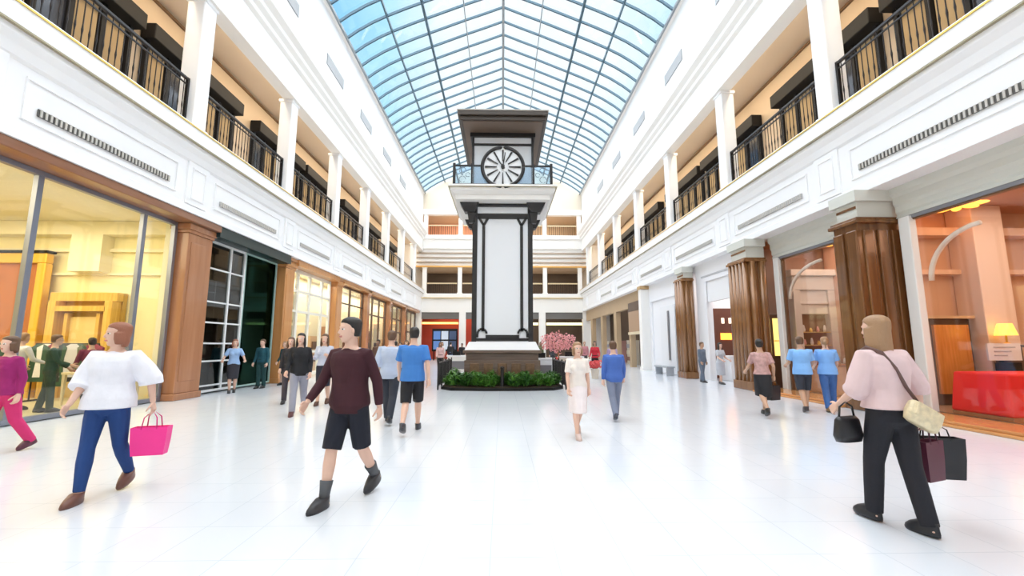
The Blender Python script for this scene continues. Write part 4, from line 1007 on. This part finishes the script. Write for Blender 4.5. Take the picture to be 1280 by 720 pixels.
        q.loft([(mid.x, mid.y, zk, .155*k, sp+.125*k), (mid.x*.7, (mid.y+hp.y)/2, (zk+hp.z)/2, .17*k, sp*.6+.135*k), (0, hp.y, hp.z, .182*k, .135*k), (0, w.y, w.z, .158*k, .115*k)], 24, 2.2)
        remesh_obj(q, 'skirt', vc, 3, [cloth(bcol)], root)
    # --- top
    q = MB(); inf = .014 + loose
    rows = [t_ for t_ in tor if t_[0] >= hem and t_[0] < .53]
    rows = [(hem-.02, rows[0][1]+.006, rows[0][2]+.006)] + rows
    sec = ring_sec(rows, inf); sec[-1] = (*sec[-1][:3], .082*k, .07*k)
    c = T(0, 0, .535); sec.append((c.x, c.y, c.z, .066*k, .064*k)); q.loft(sec, 20, 2.3)
    if fem:
        for e in (1, -1): q.ell(T(e*.072, .09, .355), (.072*k, .062*k, .07*k))
    for sh, elb, wr, f, e in A:
        if sleeve == 'none': q.tube([T(e*shw*.6, 0, Sz), T(e*shw*1.05, 0, Sz)], [.06*k, .058*k], 12, True, True)
        elif sleeve == 'short': q.tube([T(e*shw*.7, 0, Sz), sh, sh.lerp(elb, .75)], [.068*k, .066*k+loose*.4, .062*k+loose*.7], 14, True, False)
        elif sleeve == 'elbow': q.tube([T(e*shw*.7, 0, Sz), sh, sh.lerp(elb, .6), elb, elb.lerp(wr, .25)], [.068*k, .066*k+loose*.5, .062*k+loose, .062*k+loose, .06*k+loose], 14, True, False)
        else: q.tube([T(e*shw*.7, 0, Sz), sh, sh.lerp(elb, .5), elb, elb.lerp(wr, .5), wr - f*.01*k], [.068*k, .064*k, .056*k, .051*k, .046*k, .038*k], 14, True, False)
    remesh_obj(q, 'shirt', vc, 3, [tmat or cloth(top)], root)
    # --- shoes
    for j in J:
        q = MB(); an, fd, dn = j[2], j[3], j[4]; n = 16; sd = Vector((1, 0, 0))
        rr = []
        for h_, (g0, g1, wd) in ((.083, (-.068, .194, .045)), (.062, (-.072, .200, .048)), (.038, (-.070, .190, .046)), (.010, (-.066, .150, .048)), (-.018, (-.062, .085, .050))):
            cc = (g0+g1)/2; hl = (g1-g0)/2; base = an + dn*h_*k + fd*cc*k
            rr.append([base + fd*hl*k*math.cos(2*PI*i/n) + sd*wd*k*math.sin(2*PI*i/n)*(1+.12*math.cos(2*PI*i/n)) for i in range(n)])
        q.rings(rr); q.build('shoe', mat('shoe_%02x%02x%02x' % tuple(int(v*255) for v in shoe), shoe, .4), root, smooth=True)
    if socks:
        for j in J:
            q = MB(); q.tube([j[1].lerp(j[2], .62), j[1].lerp(j[2], .8), j[2]], [.060*k, .050*k, .044*k], 14); q.build('sock', cloth(socks), root, smooth=True)
    # --- hair
    q = MB()
    hloft(q, [(0,-.045,-.06,.060,.050), (0,-.040,-.03,.074,.064), (0,-.034,.01,.083,.076), (0,-.026,.045,.086,.086), (0,-.012,.075,.082,.104), (0,-.012,.105,.068,.088), (0,-.012,.124,.042,.055), (0,-.012,.132,.014,.02)])
    if hstyle in ('long', 'bob'):
        L = -.26 if hstyle == 'long' else -.13
        hloft(q, [(0,-.050,L,.085,.030), (0,-.052,L*.6,.094,.046), (0,-.040,-.03,.090,.062), (0,-.030,.03,.088,.075)])
        for e in (1, -1): hloft(q, [(e*.080,-.005,L*.8,.020,.040), (e*.082,.0,L*.4,.022,.052), (e*.076,.0,.02,.018,.055)], 10)
    if hstyle == 'bun': q.ell(Hp((0, -.10, .06)), (.04*k, .04*k, .04*k))
    if hstyle == 'tail': q.tube([Hp((0, -.09, .05)), Hp((0, -.14, .0)), Hp((0, -.12, -.14))], [.025*k, .032*k, .012*k], 10, True, True)
    remesh_obj(q, 'hair', min(.012, vc), 2, [HAIRM[hair]], root)
    Mx = Matrix.Translation(root.location) @ root.rotation_euler.to_matrix().to_4x4()
    return root, [(Mx @ a[2], Mx @ (a[2] + a[3]*.10*k)) for a in A], Mx, T

def shopping_bag(label, x, y, z, rz, w, h, d, col, kind='bag', nm='shopping_bag', rope=.16):
    """open topped bag hanging from a hand at z; two arched handles"""
    g = thing(nm, label, 'bag', (x, y, z-rope-h), rz)
    m_ = mat('bagm_%02x%02x%02x' % tuple(int(v*255) for v in col), col, .45, var=.05, vscale=4)
    q = MB(); t_ = .008
    o = [[(-w/2*f_, -d/2*f_, zz), (w/2*f_, -d/2*f_, zz), (w/2*f_, d/2*f_, zz), (-w/2*f_, d/2*f_, zz)] for f_, zz in ((.90, 0), (1.0, h*.5), (1.04, h))]
    i_ = [[(x_*(1-2*t_/w), y_*(1-2*t_/d), z_) for x_, y_, z_ in r] for r in reversed(o)]
    i_[-1] = [(a, b, t_) for a, b, c_ in i_[-1]]
    q.rings(o+i_); q.build('body', m_, g)
    for s_ in (-1, 1):
        q = MB(); pts = [(-w*.22, s_*d*.5, h-.02), (-w*.18, s_*d*.4, h+rope*.6), (0, s_*d*.08, h+rope), (w*.18, s_*d*.4, h+rope*.6), (w*.22, s_*d*.5, h-.02)]
        q.tube(pts, .006, 6); q.build('handle', mat('bag_cord_%02x%02x' % tuple(int(v*255) for v in col[:2]), tuple(c_*.7 for c_ in col), .5), g, smooth=True)
    return g

HI = .0062
# woman with the pink bag
r, hw, M_, T_ = person('woman in loose white blouse and blue trousers striding with a pink bag', -3.98, 4.58, 280, 1.69, 'f', ((14, 6, 0), (-14, 20, 18)), ((14, 24, 10), (-16, 14, 30)),
    (.80, .80, .86), 'elbow', -.02, 'leggings', (.012, .05, .19), (.16, .07, .05), 'auburn', 'bob', 0, -48, -3, HI, loose=.045)
p = hw[1][1]
shopping_bag('bright pink shopping bag in the hand of the woman in the white blouse', p.x, p.y, p.z, math.radians(15), .31, .28, .12, (.90, .03, .28))
# man in the middle
person('man in dark maroon jumper and black knee length shorts walking towards the viewer', -1.50, 4.40, 250, 1.74, 'm', ((17, 6, 0), (-15, 22, 20)), ((22, 22, 8), (-20, 14, 12)),
    (.045, .008, .014), 'long', -.06, 'shorts', (.010, .012, .022), (.03, .03, .035), 'black', 'short', 0, -32, 2, HI, loose=.02, socks=(.10, .105, .115))
# woman with the cream bag seen from behind
r, hw, M_, T_ = person('woman seen from behind in pale pink shirt and black trousers carrying bags', 3.27, 3.68, 96, 1.70, 'f', ((-8, 6, 4), (16, 8, 0)), ((-4, 10, 26), (8, 42, 14)),
    (.70, .52, .52), 'elbow', .06, 'trousers', (.014, .014, .020), (.012, .012, .016), 'blond', 'long', 0, 12, 2, HI, loose=.028)
p = hw[0][1]
shopping_bag('dark maroon shopping bag held by the woman in the pale pink shirt', p.x+.0, p.y-.03, p.z, math.radians(20), .24, .32, .10, (.09, .015, .035), rope=.12)
shopping_bag('wide black shopping bag held beside the maroon bag', p.x+.20, p.y+.10, p.z, math.radians(-12), .36, .34, .12, (.012, .011, .014), rope=.12)
p = hw[1][0]
hb = thing('handbag', 'small black handbag hanging from the bent forearm of the woman in pink', 'bag', (p.x-.02, p.y-.10, p.z-.30), math.radians(15))
q = MB(); q.loft([(0,0,0,.12,.05), (0,0,.05,.14,.06), (0,0,.18,.12,.045), (0,0,.21,.10,.02)], 20, 3); q.build('body', mat('black_leather', (.012, .011, .013), .35), hb, smooth=True)
q = MB(); q.tube([(-.09,0,.19), (-.07,0,.29), (0,0,.33), (.07,0,.29), (.09,0,.19)], .009, 8); q.build('handle', mat('black_leather', (.012, .011, .013)), hb, smooth=True)
# shoulder bag with strap worn on the back of the same woman
sb = thing('shoulder_bag', 'cream and gold quilted shoulder bag on a brown strap across the pink shirt', 'bag', M_.to_translation(), math.radians(8))
Mi = Matrix.Translation(sb.location) @ sb.rotation_euler.to_matrix().to_4x4(); Mi = Mi.inverted()
def W2(a, b, c): return Mi @ (M_ @ T_(a, b, c))
q = MB(); q.tube([W2(-.10, .12, .50), W2(-.115, .02, .548), W2(-.105, -.10, .505), W2(-.06, -.158, .38), W2(.02, -.156, .22), W2(.10, -.185, .06)], .014, 8, squash=(.5, 1.3)); q.build('strap', mat('brown_strap', (.13, .07, .06), .5), sb, smooth=True)
bc = W2(.07, -.205, .0)
Rb = Matrix.Rotation(math.radians(28), 3, 'Y')
q = MB(); q.rings([[bc + Rb @ Vector((x_, y_, z_)) for x_, y_ in [(w_*math.copysign(abs(math.cos(a))**.5, math.cos(a)), d_*math.copysign(abs(math.sin(a))**.6, math.sin(a))) for a in [kk*PI/12 for kk in range(24)]]] for z_, w_, d_ in ((-.085, .12, .03), (-.07, .145, .045), (0, .155, .055), (.07, .145, .045), (.085, .13, .025))])
q.build('body', mat('cream_gold_leather', (.74, .62, .40), .35, .15, var=.35, vscale=22, bump=.8, bscale=35), sb, smooth=True)
q = MB(); q.rings([[bc + Rb @ Vector((x_, y_-.03, z_)) for x_, y_ in ((-.13, -.022), (.13, -.022), (.13, .0), (-.13, .0))] for z_ in (-.03, .08)]); q.build('flap', mat('cream_gold_leather', (.74, .62, .40)), sb, bevel=.01)

MID = .010; FAR = .014
# walkers along the concourse: label, x, y, heading, height, sex ...
person('man in bright blue T-shirt and black shorts walking away, beside the planter side', -1.57, 7.75, 92, 1.80, 'm', ((20, 6, 0), (-18, 28, 24)), ((-14, 20, 12), (16, 20, 12)), (.05, .20, .55), 'short', -.04, 'shorts', (.012, .012, .016), (.05, .05, .06), 'black', 'short', 0, 10, 2, MID, loose=.02)
person('person in pale grey blue top and dark trousers walking next to the bright blue T-shirt', -2.2, 8.7, 95, 1.76, 'm', ((-16, 22, 18), (18, 6, 0)), ((12, 14, 8), (-12, 14, 8)), (.45, .52, .66), 'elbow', -.06, 'trousers', (.03, .035, .05), (.03, .03, .035), 'brown', 'short', 0, 0, 2, MID, loose=.02)
r, hw, *_ = person('woman in black jacket and pale grey trousers walking towards the viewer', -4.45, 9.75, 285, 1.74, 'f', ((18, 6, 0), (-16, 26, 22)), ((10, 30, 8), (-10, 30, 8)), (.012, .012, .015), 'long', -.06, 'trousers', (.30, .30, .36), (.10, .03, .03), 'black', 'long', 0, 0, 2, MID, loose=.012)
r, hw, *_ = person('woman in pale top and short black skirt with folded arms and brown boots', -4.55, 11.3, 275, 1.74, 'f', ((12, 4, 0), (-10, 14, 12)), ((22, 80, 2), (22, 85, 2)), (.52, .55, .66), 'long', .06, 'skirt', (.012, .013, .03), (.10, .045, .03), 'brown', 'long', 0, 0, 1, MID)
person('person in dark coat behind the woman in the black jacket, near the orange brown pillar', -5.55, 11.6, 280, 1.66, 'f', ((10, 4, 0), (-8, 12, 10)), ((5, 20, 6), (-5, 20, 6)), (.02, .018, .022), 'long', -.1, 'trousers', (.05, .04, .05), (.03, .03, .03), 'brown', 'long', 0, 0, 1, FAR)
person('woman in pale lilac top just behind the man in the maroon jumper', -4.0, 11.9, 270, 1.68, 'f', ((10, 4, 0), (-8, 12, 10)), ((5, 20, 6), (-5, 20, 6)), (.58, .56, .64), 'long', -.04, 'trousers', (.25, .25, .30), (.1, .1, .1), 'auburn', 'long', 0, 0, 1, FAR)
person('small woman in light blue top and dark legs in front of the dark green shop', -8.55, 14.15, 300, 1.64, 'f', ((6, 2, 0), (-6, 6, 4)), ((10, 60, 24), (10, 60, 24)), (.30, .46, .72), 'short', .0, 'skirt', (.03, .03, .04), (.03, .03, .03), 'auburn', 'bob', 0, 0, 1, FAR)
person('man in dark teal jumper standing by the dark green shop', -8.45, 15.6, 260, 1.66, 'm', ((4, 2, 0), (-4, 4, 2)), ((4, 20, 8), (-4, 20, 8)), (.01, .075, .10), 'long', -.06, 'trousers', (.01, .05, .05), (.02, .02, .02), 'brown', 'short', 0, 0, 1, FAR)
person('person in dark teal coat beside the orange brown pillar of the green shop', -8.3, 16.9, 250, 1.6, 'f', ((4, 2, 0), (-4, 4, 2)), ((4, 30, 8), (-4, 30, 8)), (.01, .06, .075), 'long', -.1, 'skirt', (.012, .04, .04), (.02, .02, .02), 'blond', 'bob', 0, 0, 1, FAR)
r, hw, *_ = person('person in magenta top with burgundy hem and pink trousers at the edge of the view', -6.95, 6.35, 262, 1.60, 'f', ((18, 6, 0), (-14, 22, 18)), ((12, 22, 8), (-12, 22, 8)), (.30, .012, .13), 'long', -.02, 'trousers', (.62, .03, .16), (.1, .03, .05), 'brown', 'bob', 0, 0, 2, MID, loose=.02)
r, hw, *_ = person('dark haired woman in patterned rose top and black skirt hurrying past the bronze pillar', 5.6, 9.35, 75, 1.62, 'f', ((22, 8, 0), (-18, 30, 26)), ((-16, 40, 14), (20, 40, 14)), (.55, .28, .26), 'short', .05, 'skirt', (.012, .012, .015), (.02, .02, .02), 'black', 'bun', 1, 0, 5, MID, tmat=mat('rose_print', (.50, .30, .28), .8, var=.5, vscale=16))
p = hw[0][1]; shopping_bag('black shopping bag carried by the woman in the patterned rose top', p.x-.03, p.y, p.z, .4, .30, .30, .12, (.012, .012, .015), rope=.12)
person('person in sky blue shirt and dark knee shorts facing the arched shop', 6.9, 9.95, 70, 1.66, 'm', ((12, 4, 0), (-12, 16, 12)), ((14, 60, 10), (14, 60, 10)), (.22, .46, .85), 'short', -.04, 'shorts', (.03, .035, .05), (.05, .04, .04), 'brown', 'short', 1, 0, 2, MID, loose=.02)
person('person in sky blue shirt and blue jeans nearer the massive bronze pillar', 7.45, 9.9, 60, 1.64, 'f', ((10, 4, 0), (-8, 10, 8)), ((14, 50, 10), (14, 50, 10)), (.20, .42, .82), 'short', -.04, 'trousers', (.05, .13, .35), (.2, .12, .05), 'blond', 'tail', 0, 0, 2, MID, loose=.02)
person('man in slate grey suit at the entrance of the white shop', 8.15, 17.7, 300, 1.58, 'm', ((6, 2, 0), (-6, 6, 4)), ((4, 18, 6), (-4, 18, 6)), (.13, .16, .21), 'long', -.1, 'trousers', (.12, .15, .20), (.03, .03, .03), 'brown', 'short', 1, 0, 1, FAR)
person('woman with dark hair in pale grey dress beside the grey suited man', 8.5, 16.9, 290, 1.55, 'f', ((6, 2, 0), (-6, 6, 4)), ((14, 50, 6), (14, 50, 6)), (.55, .56, .60), 'short', -.02, 'dress', (.50, .51, .56), (.1, .1, .1), 'black', 'long', 0, 0, 1, FAR)
person('man in royal blue shirt and slate trousers walking past the brown shopfront', 2.3, 9.0, 88, 1.56, 'm', ((18, 6, 0), (-16, 24, 20)), ((12, 16, 10), (-12, 16, 10)), (.06, .14, .45), 'long', -.06, 'trousers', (.20, .23, .32), (.05, .06, .09), 'brown', 'short', 0, 0, 2, MID, loose=.03)
person('woman in pale cream top and pale pink skirt just past the planter corner', 1.25, 7.3, 275, 1.52, 'f', ((16, 6, 0), (-14, 20, 18)), ((10, 16, 8), (-10, 16, 8)), (.84, .77, .71), 'short', .0, 'skirt', (.86, .78, .78), (.62, .48, .44), 'blond', 'bob', 0, 0, 2, MID)
person('person in red top and black trousers by the blossoming tree', 4.6, 21.6, 250, 1.66, 'f', ((8, 3, 0), (-8, 8, 6)), ((4, 40, 12), (4, 40, 12)), (.60, .03, .05), 'long', .0, 'trousers', (.012, .012, .015), (.02, .02, .02), 'black', 'bob', 1, 0, 1, FAR)
person('person in lilac top farther along beside the brown shopfront', 4.3, 17.0, 95, 1.60, 'f', ((8, 3, 0), (-8, 8, 6)), ((4, 30, 8), (4, 30, 8)), (.40, .30, .48), 'long', .0, 'trousers', (.03, .03, .05), (.02, .02, .02), 'brown', 'long', 0, 0, 1, FAR)
# distant shoppers towards the red shop
bk = [(-4.2, 17.2, 'in black coat and grey trousers', (.015,.015,.018), (.18,.18,.20), 'black'), (-3.5, 16.0, 'in dark red top and black trousers', (.22,.02,.03), (.02,.02,.02), 'brown'), (-5.2, 18.4, 'in brown jacket and beige trousers', (.12,.06,.04), (.40,.32,.24), 'black'),
      (-4.7, 22.5, 'in burgundy coat', (.10,.015,.02), (.03,.03,.04), 'auburn'), (-5.8, 25.0, 'in charcoal jacket and pale jeans', (.03,.03,.035), (.32,.38,.48), 'black'), (-3.4, 24.0, 'in pale pink blouse and black trousers', (.65,.42,.40), (.02,.02,.02), 'brown'),
      (-3.6, 30.5, 'in black top and blue jeans', (.015,.015,.018), (.08,.14,.28), 'black'), (-4.6, 33.5, 'in white shirt and black trousers', (.65,.65,.68), (.02,.02,.02), 'brown'), (-2.9, 31.5, 'in black coat', (.012,.012,.015), (.04,.03,.03), 'black'),
      (3.4, 29.5, 'in dark grey coat', (.05,.05,.055), (.03,.03,.035), 'black'), (5.2, 27.5, 'in rose coloured coat', (.48,.20,.22), (.05,.04,.04), 'blond'), (2.9, 33.0, 'in olive jacket', (.10,.11,.05), (.03,.03,.03), 'brown')]
for i, (x, y, d_, tc_, bc_, hc_) in enumerate(bk):
    where = ('between the blue T-shirt and the cream windows', 'just beyond the pale blue top', 'by the slim brown pillar', 'near the distant cream shopfronts', 'next to the dark framed windows', 'beside the white kiosk counter', 'before the blue display board', 'under the red shop light strip', 'at the edge of the clock tower base', 'before the dark end shop', 'by the brown shopfront', 'past the cream kiosk')[i]
    s_ = 1 if i % 2 else -1
    person('distant shopper %s %s' % (d_, where), x, y, (270 if i % 3 else 90)+9*s_, 1.60+.04*(i % 4), 'mf'[i % 2], ((12*s_, 6, 0), (-12*s_, 10, 6)), ((8, 20, 7), (-8, 20, 7)), tc_, 'long', -.04, 'trousers', bc_, (.03,.03,.03), hc_, ('short', 'long')[i % 2], i % 3, 0, 1, .016)
# shoppers inside the cream shop
ins = [(-9.9, 8.4, 'in black coat', (.012,.012,.015), (.02,.02,.02)), (-10.0, 9.95, 'in dark green jacket', (.015,.05,.03), (.03,.05,.03)), (-11.9, 8.0, 'in grey striped shirt', (.35,.35,.42), (.05,.05,.07)), (-9.9, 10.75, 'in burgundy jumper', (.14,.02,.05), (.02,.02,.03)), (-12.7, 11.6, 'in pale yellow top', (.70,.60,.30), (.15,.12,.10)), (-11.0, 10.2, 'in black and white outfit', (.65,.65,.62), (.015,.015,.015)), (-13.4, 11.0, 'in brown coat', (.16,.08,.04), (.05,.03,.02))]
for i, (x, y, d_, tc_, bc_) in enumerate(ins):
    person('shopper %s %s' % (d_, ('just inside the cream shop glass', 'between the first two clothes rails', 'in front of the deep clothes rail', 'by the pale shop table', 'near the golden portal', 'behind the dark green jacket', 'before the gilt framed panel')[i]), x, y, (200, 40, 300, 150, 270, 80, 290)[i], 1.60+.05*(i % 3), 'fm'[i % 2], ((6, 3, 0), (-6, 6, 4)), ((20, 50, 10), (12, 40, 10)), tc_, 'long', -.06, 'trousers', bc_, (.03,.03,.03), ('black', 'brown', 'blond')[i % 3], ('long', 'short')[i % 2], i % 2, 0, 2, .014, z0=.03)
# ------------------------------------------------------------------ light
def arealight(x, y, z, sx, sy, power, col, rot=(0, 0, 0), nm='ceiling_light'):  # area lamps added for brightness, no fixtures in view
    l = bpy.data.lights.new(nm, 'AREA'); l.shape = 'RECTANGLE'; l.size = sx; l.size_y = sy; l.energy = power; l.color = col
    o = bpy.data.objects.new(nm, l); COL.objects.link(o); o.location = (x, y, z); o.rotation_euler = rot
    return o
arealight(-12.5, 7.5, 5.05, 5, 8, 480, (1, .88, .62))
arealight(-10.2, 20.8, 5.05, 1.2, 4, 130, (1, .93, .75)); arealight(-10.2, 32, 5.05, 1.2, 22, 420, (1, .86, .62))
arealight(12.2, 6, 4.95, 4, 7, 190, (1, .80, .64)); arealight(11.5, 13.2, 4.95, 3, 3, 60, (1, .88, .78))
arealight(10.8, 18, 4.85, 2.6, 4, 90, (1, .97, .95)); arealight(10.4, 36, 4.9, 1.5, 16, 60, (1, .8, .6))
arealight(0, Y1+1.6, 4.85, 15, 1.2, 160, (1, .85, .7))
arealight(0, Y1+2.5, 9.95, 15, 2, 150, (1, .85, .65)); arealight(0, Y1+2.5, 15.9, 15, 2, 260, (1, .85, .68))
for s in (1, -1): arealight(s*9.28, 20, 12.3, .22, 50, 650, (1, .84, .62))  # added strip hidden behind the beam to brighten each gallery
sun = bpy.data.lights.new('sun', 'SUN'); sun.energy = SUN_E; sun.angle = math.radians(150); sun.color = (1, .985, .965)
o = bpy.data.objects.new('sun', sun); COL.objects.link(o); o.rotation_euler = (math.radians(12), 0, 0)
W_ = bpy.data.worlds.new('sky'); SC.world = W_; W_.use_nodes = True
nt = W_.node_tree; nt.nodes.clear()
out = nt.nodes.new('ShaderNodeOutputWorld'); bg = nt.nodes.new('ShaderNodeBackground'); tc = nt.nodes.new('ShaderNodeTexCoord')
mp = nt.nodes.new('ShaderNodeMapping'); mp.inputs['Scale'].default_value = (1.2, .7, 1); mp.inputs['Location'].default_value = (.3, .15, .2)
nz = nt.nodes.new('ShaderNodeTexNoise'); nz.inputs['Scale'].default_value = 2.6; nz.inputs['Detail'].default_value = 5; nz.inputs['Roughness'].default_value = .5
sp = nt.nodes.new('ShaderNodeSeparateXYZ')
nt.links.new(tc.outputs['Generated'], mp.inputs[0]); nt.links.new(mp.outputs[0], nz.inputs['Vector']); nt.links.new(tc.outputs['Generated'], sp.inputs[0])
ab = nt.nodes.new('ShaderNodeMath'); ab.operation = 'ABSOLUTE'; sh_ = nt.nodes.new('ShaderNodeMath'); sh_.operation = 'SUBTRACT'; sh_.inputs[1].default_value = .10
nt.links.new(sp.outputs[0], sh_.inputs[0]); nt.links.new(sh_.outputs[0], ab.inputs[0])
m1 = nt.nodes.new('ShaderNodeMath'); m1.operation = 'MULTIPLY_ADD'; m1.inputs[1].default_value = -1.9; m1.inputs[2].default_value = .70
nt.links.new(ab.outputs[0], m1.inputs[0])
m2 = nt.nodes.new('ShaderNodeMath'); m2.operation = 'MULTIPLY_ADD'; m2.inputs[1].default_value = 1.3
nt.links.new(nz.outputs['Fac'], m2.inputs[0]); nt.links.new(m1.outputs[0], m2.inputs[2])
cr = nt.nodes.new('ShaderNodeValToRGB'); cr.color_ramp.elements[0].position = .30; cr.color_ramp.elements[0].color = (.17, .52, .95, 1)
cr.color_ramp.elements[1].position = 1.0; cr.color_ramp.elements[1].color = (.86, .96, 1.0, 1)
e = cr.color_ramp.elements.new(.62); e.color = (.42, .76, .98, 1)
nt.links.new(m2.outputs[0], cr.inputs[0]); nt.links.new(cr.outputs[0], bg.inputs[0]); bg.inputs[1].default_value = SKY_E
nt.links.new(bg.outputs[0], out.inputs[0])

# ------------------------------------------------------------------ camera
cam = bpy.data.cameras.new('camera'); co = bpy.data.objects.new('camera', cam); COL.objects.link(co); SC.camera = co
F = 540.0; cam.sensor_width = 36; cam.lens = F*36/1280; cam.clip_end = 300; cam.clip_start = .05
co.location = (0, 0, 1.48)
co.rotation_euler = (math.radians(90)+math.atan(72/F), 0, -math.atan(12/F))
vs_ = SC.view_settings; vs_.view_transform = 'Standard'; vs_.look = 'None'; vs_.gamma = 1; vs_.use_curve_mapping = False; vs_.exposure = EXPO
SC.cycles.max_bounces = 10; SC.cycles.transparent_max_bounces = 16; SC.cycles.diffuse_bounces = 6
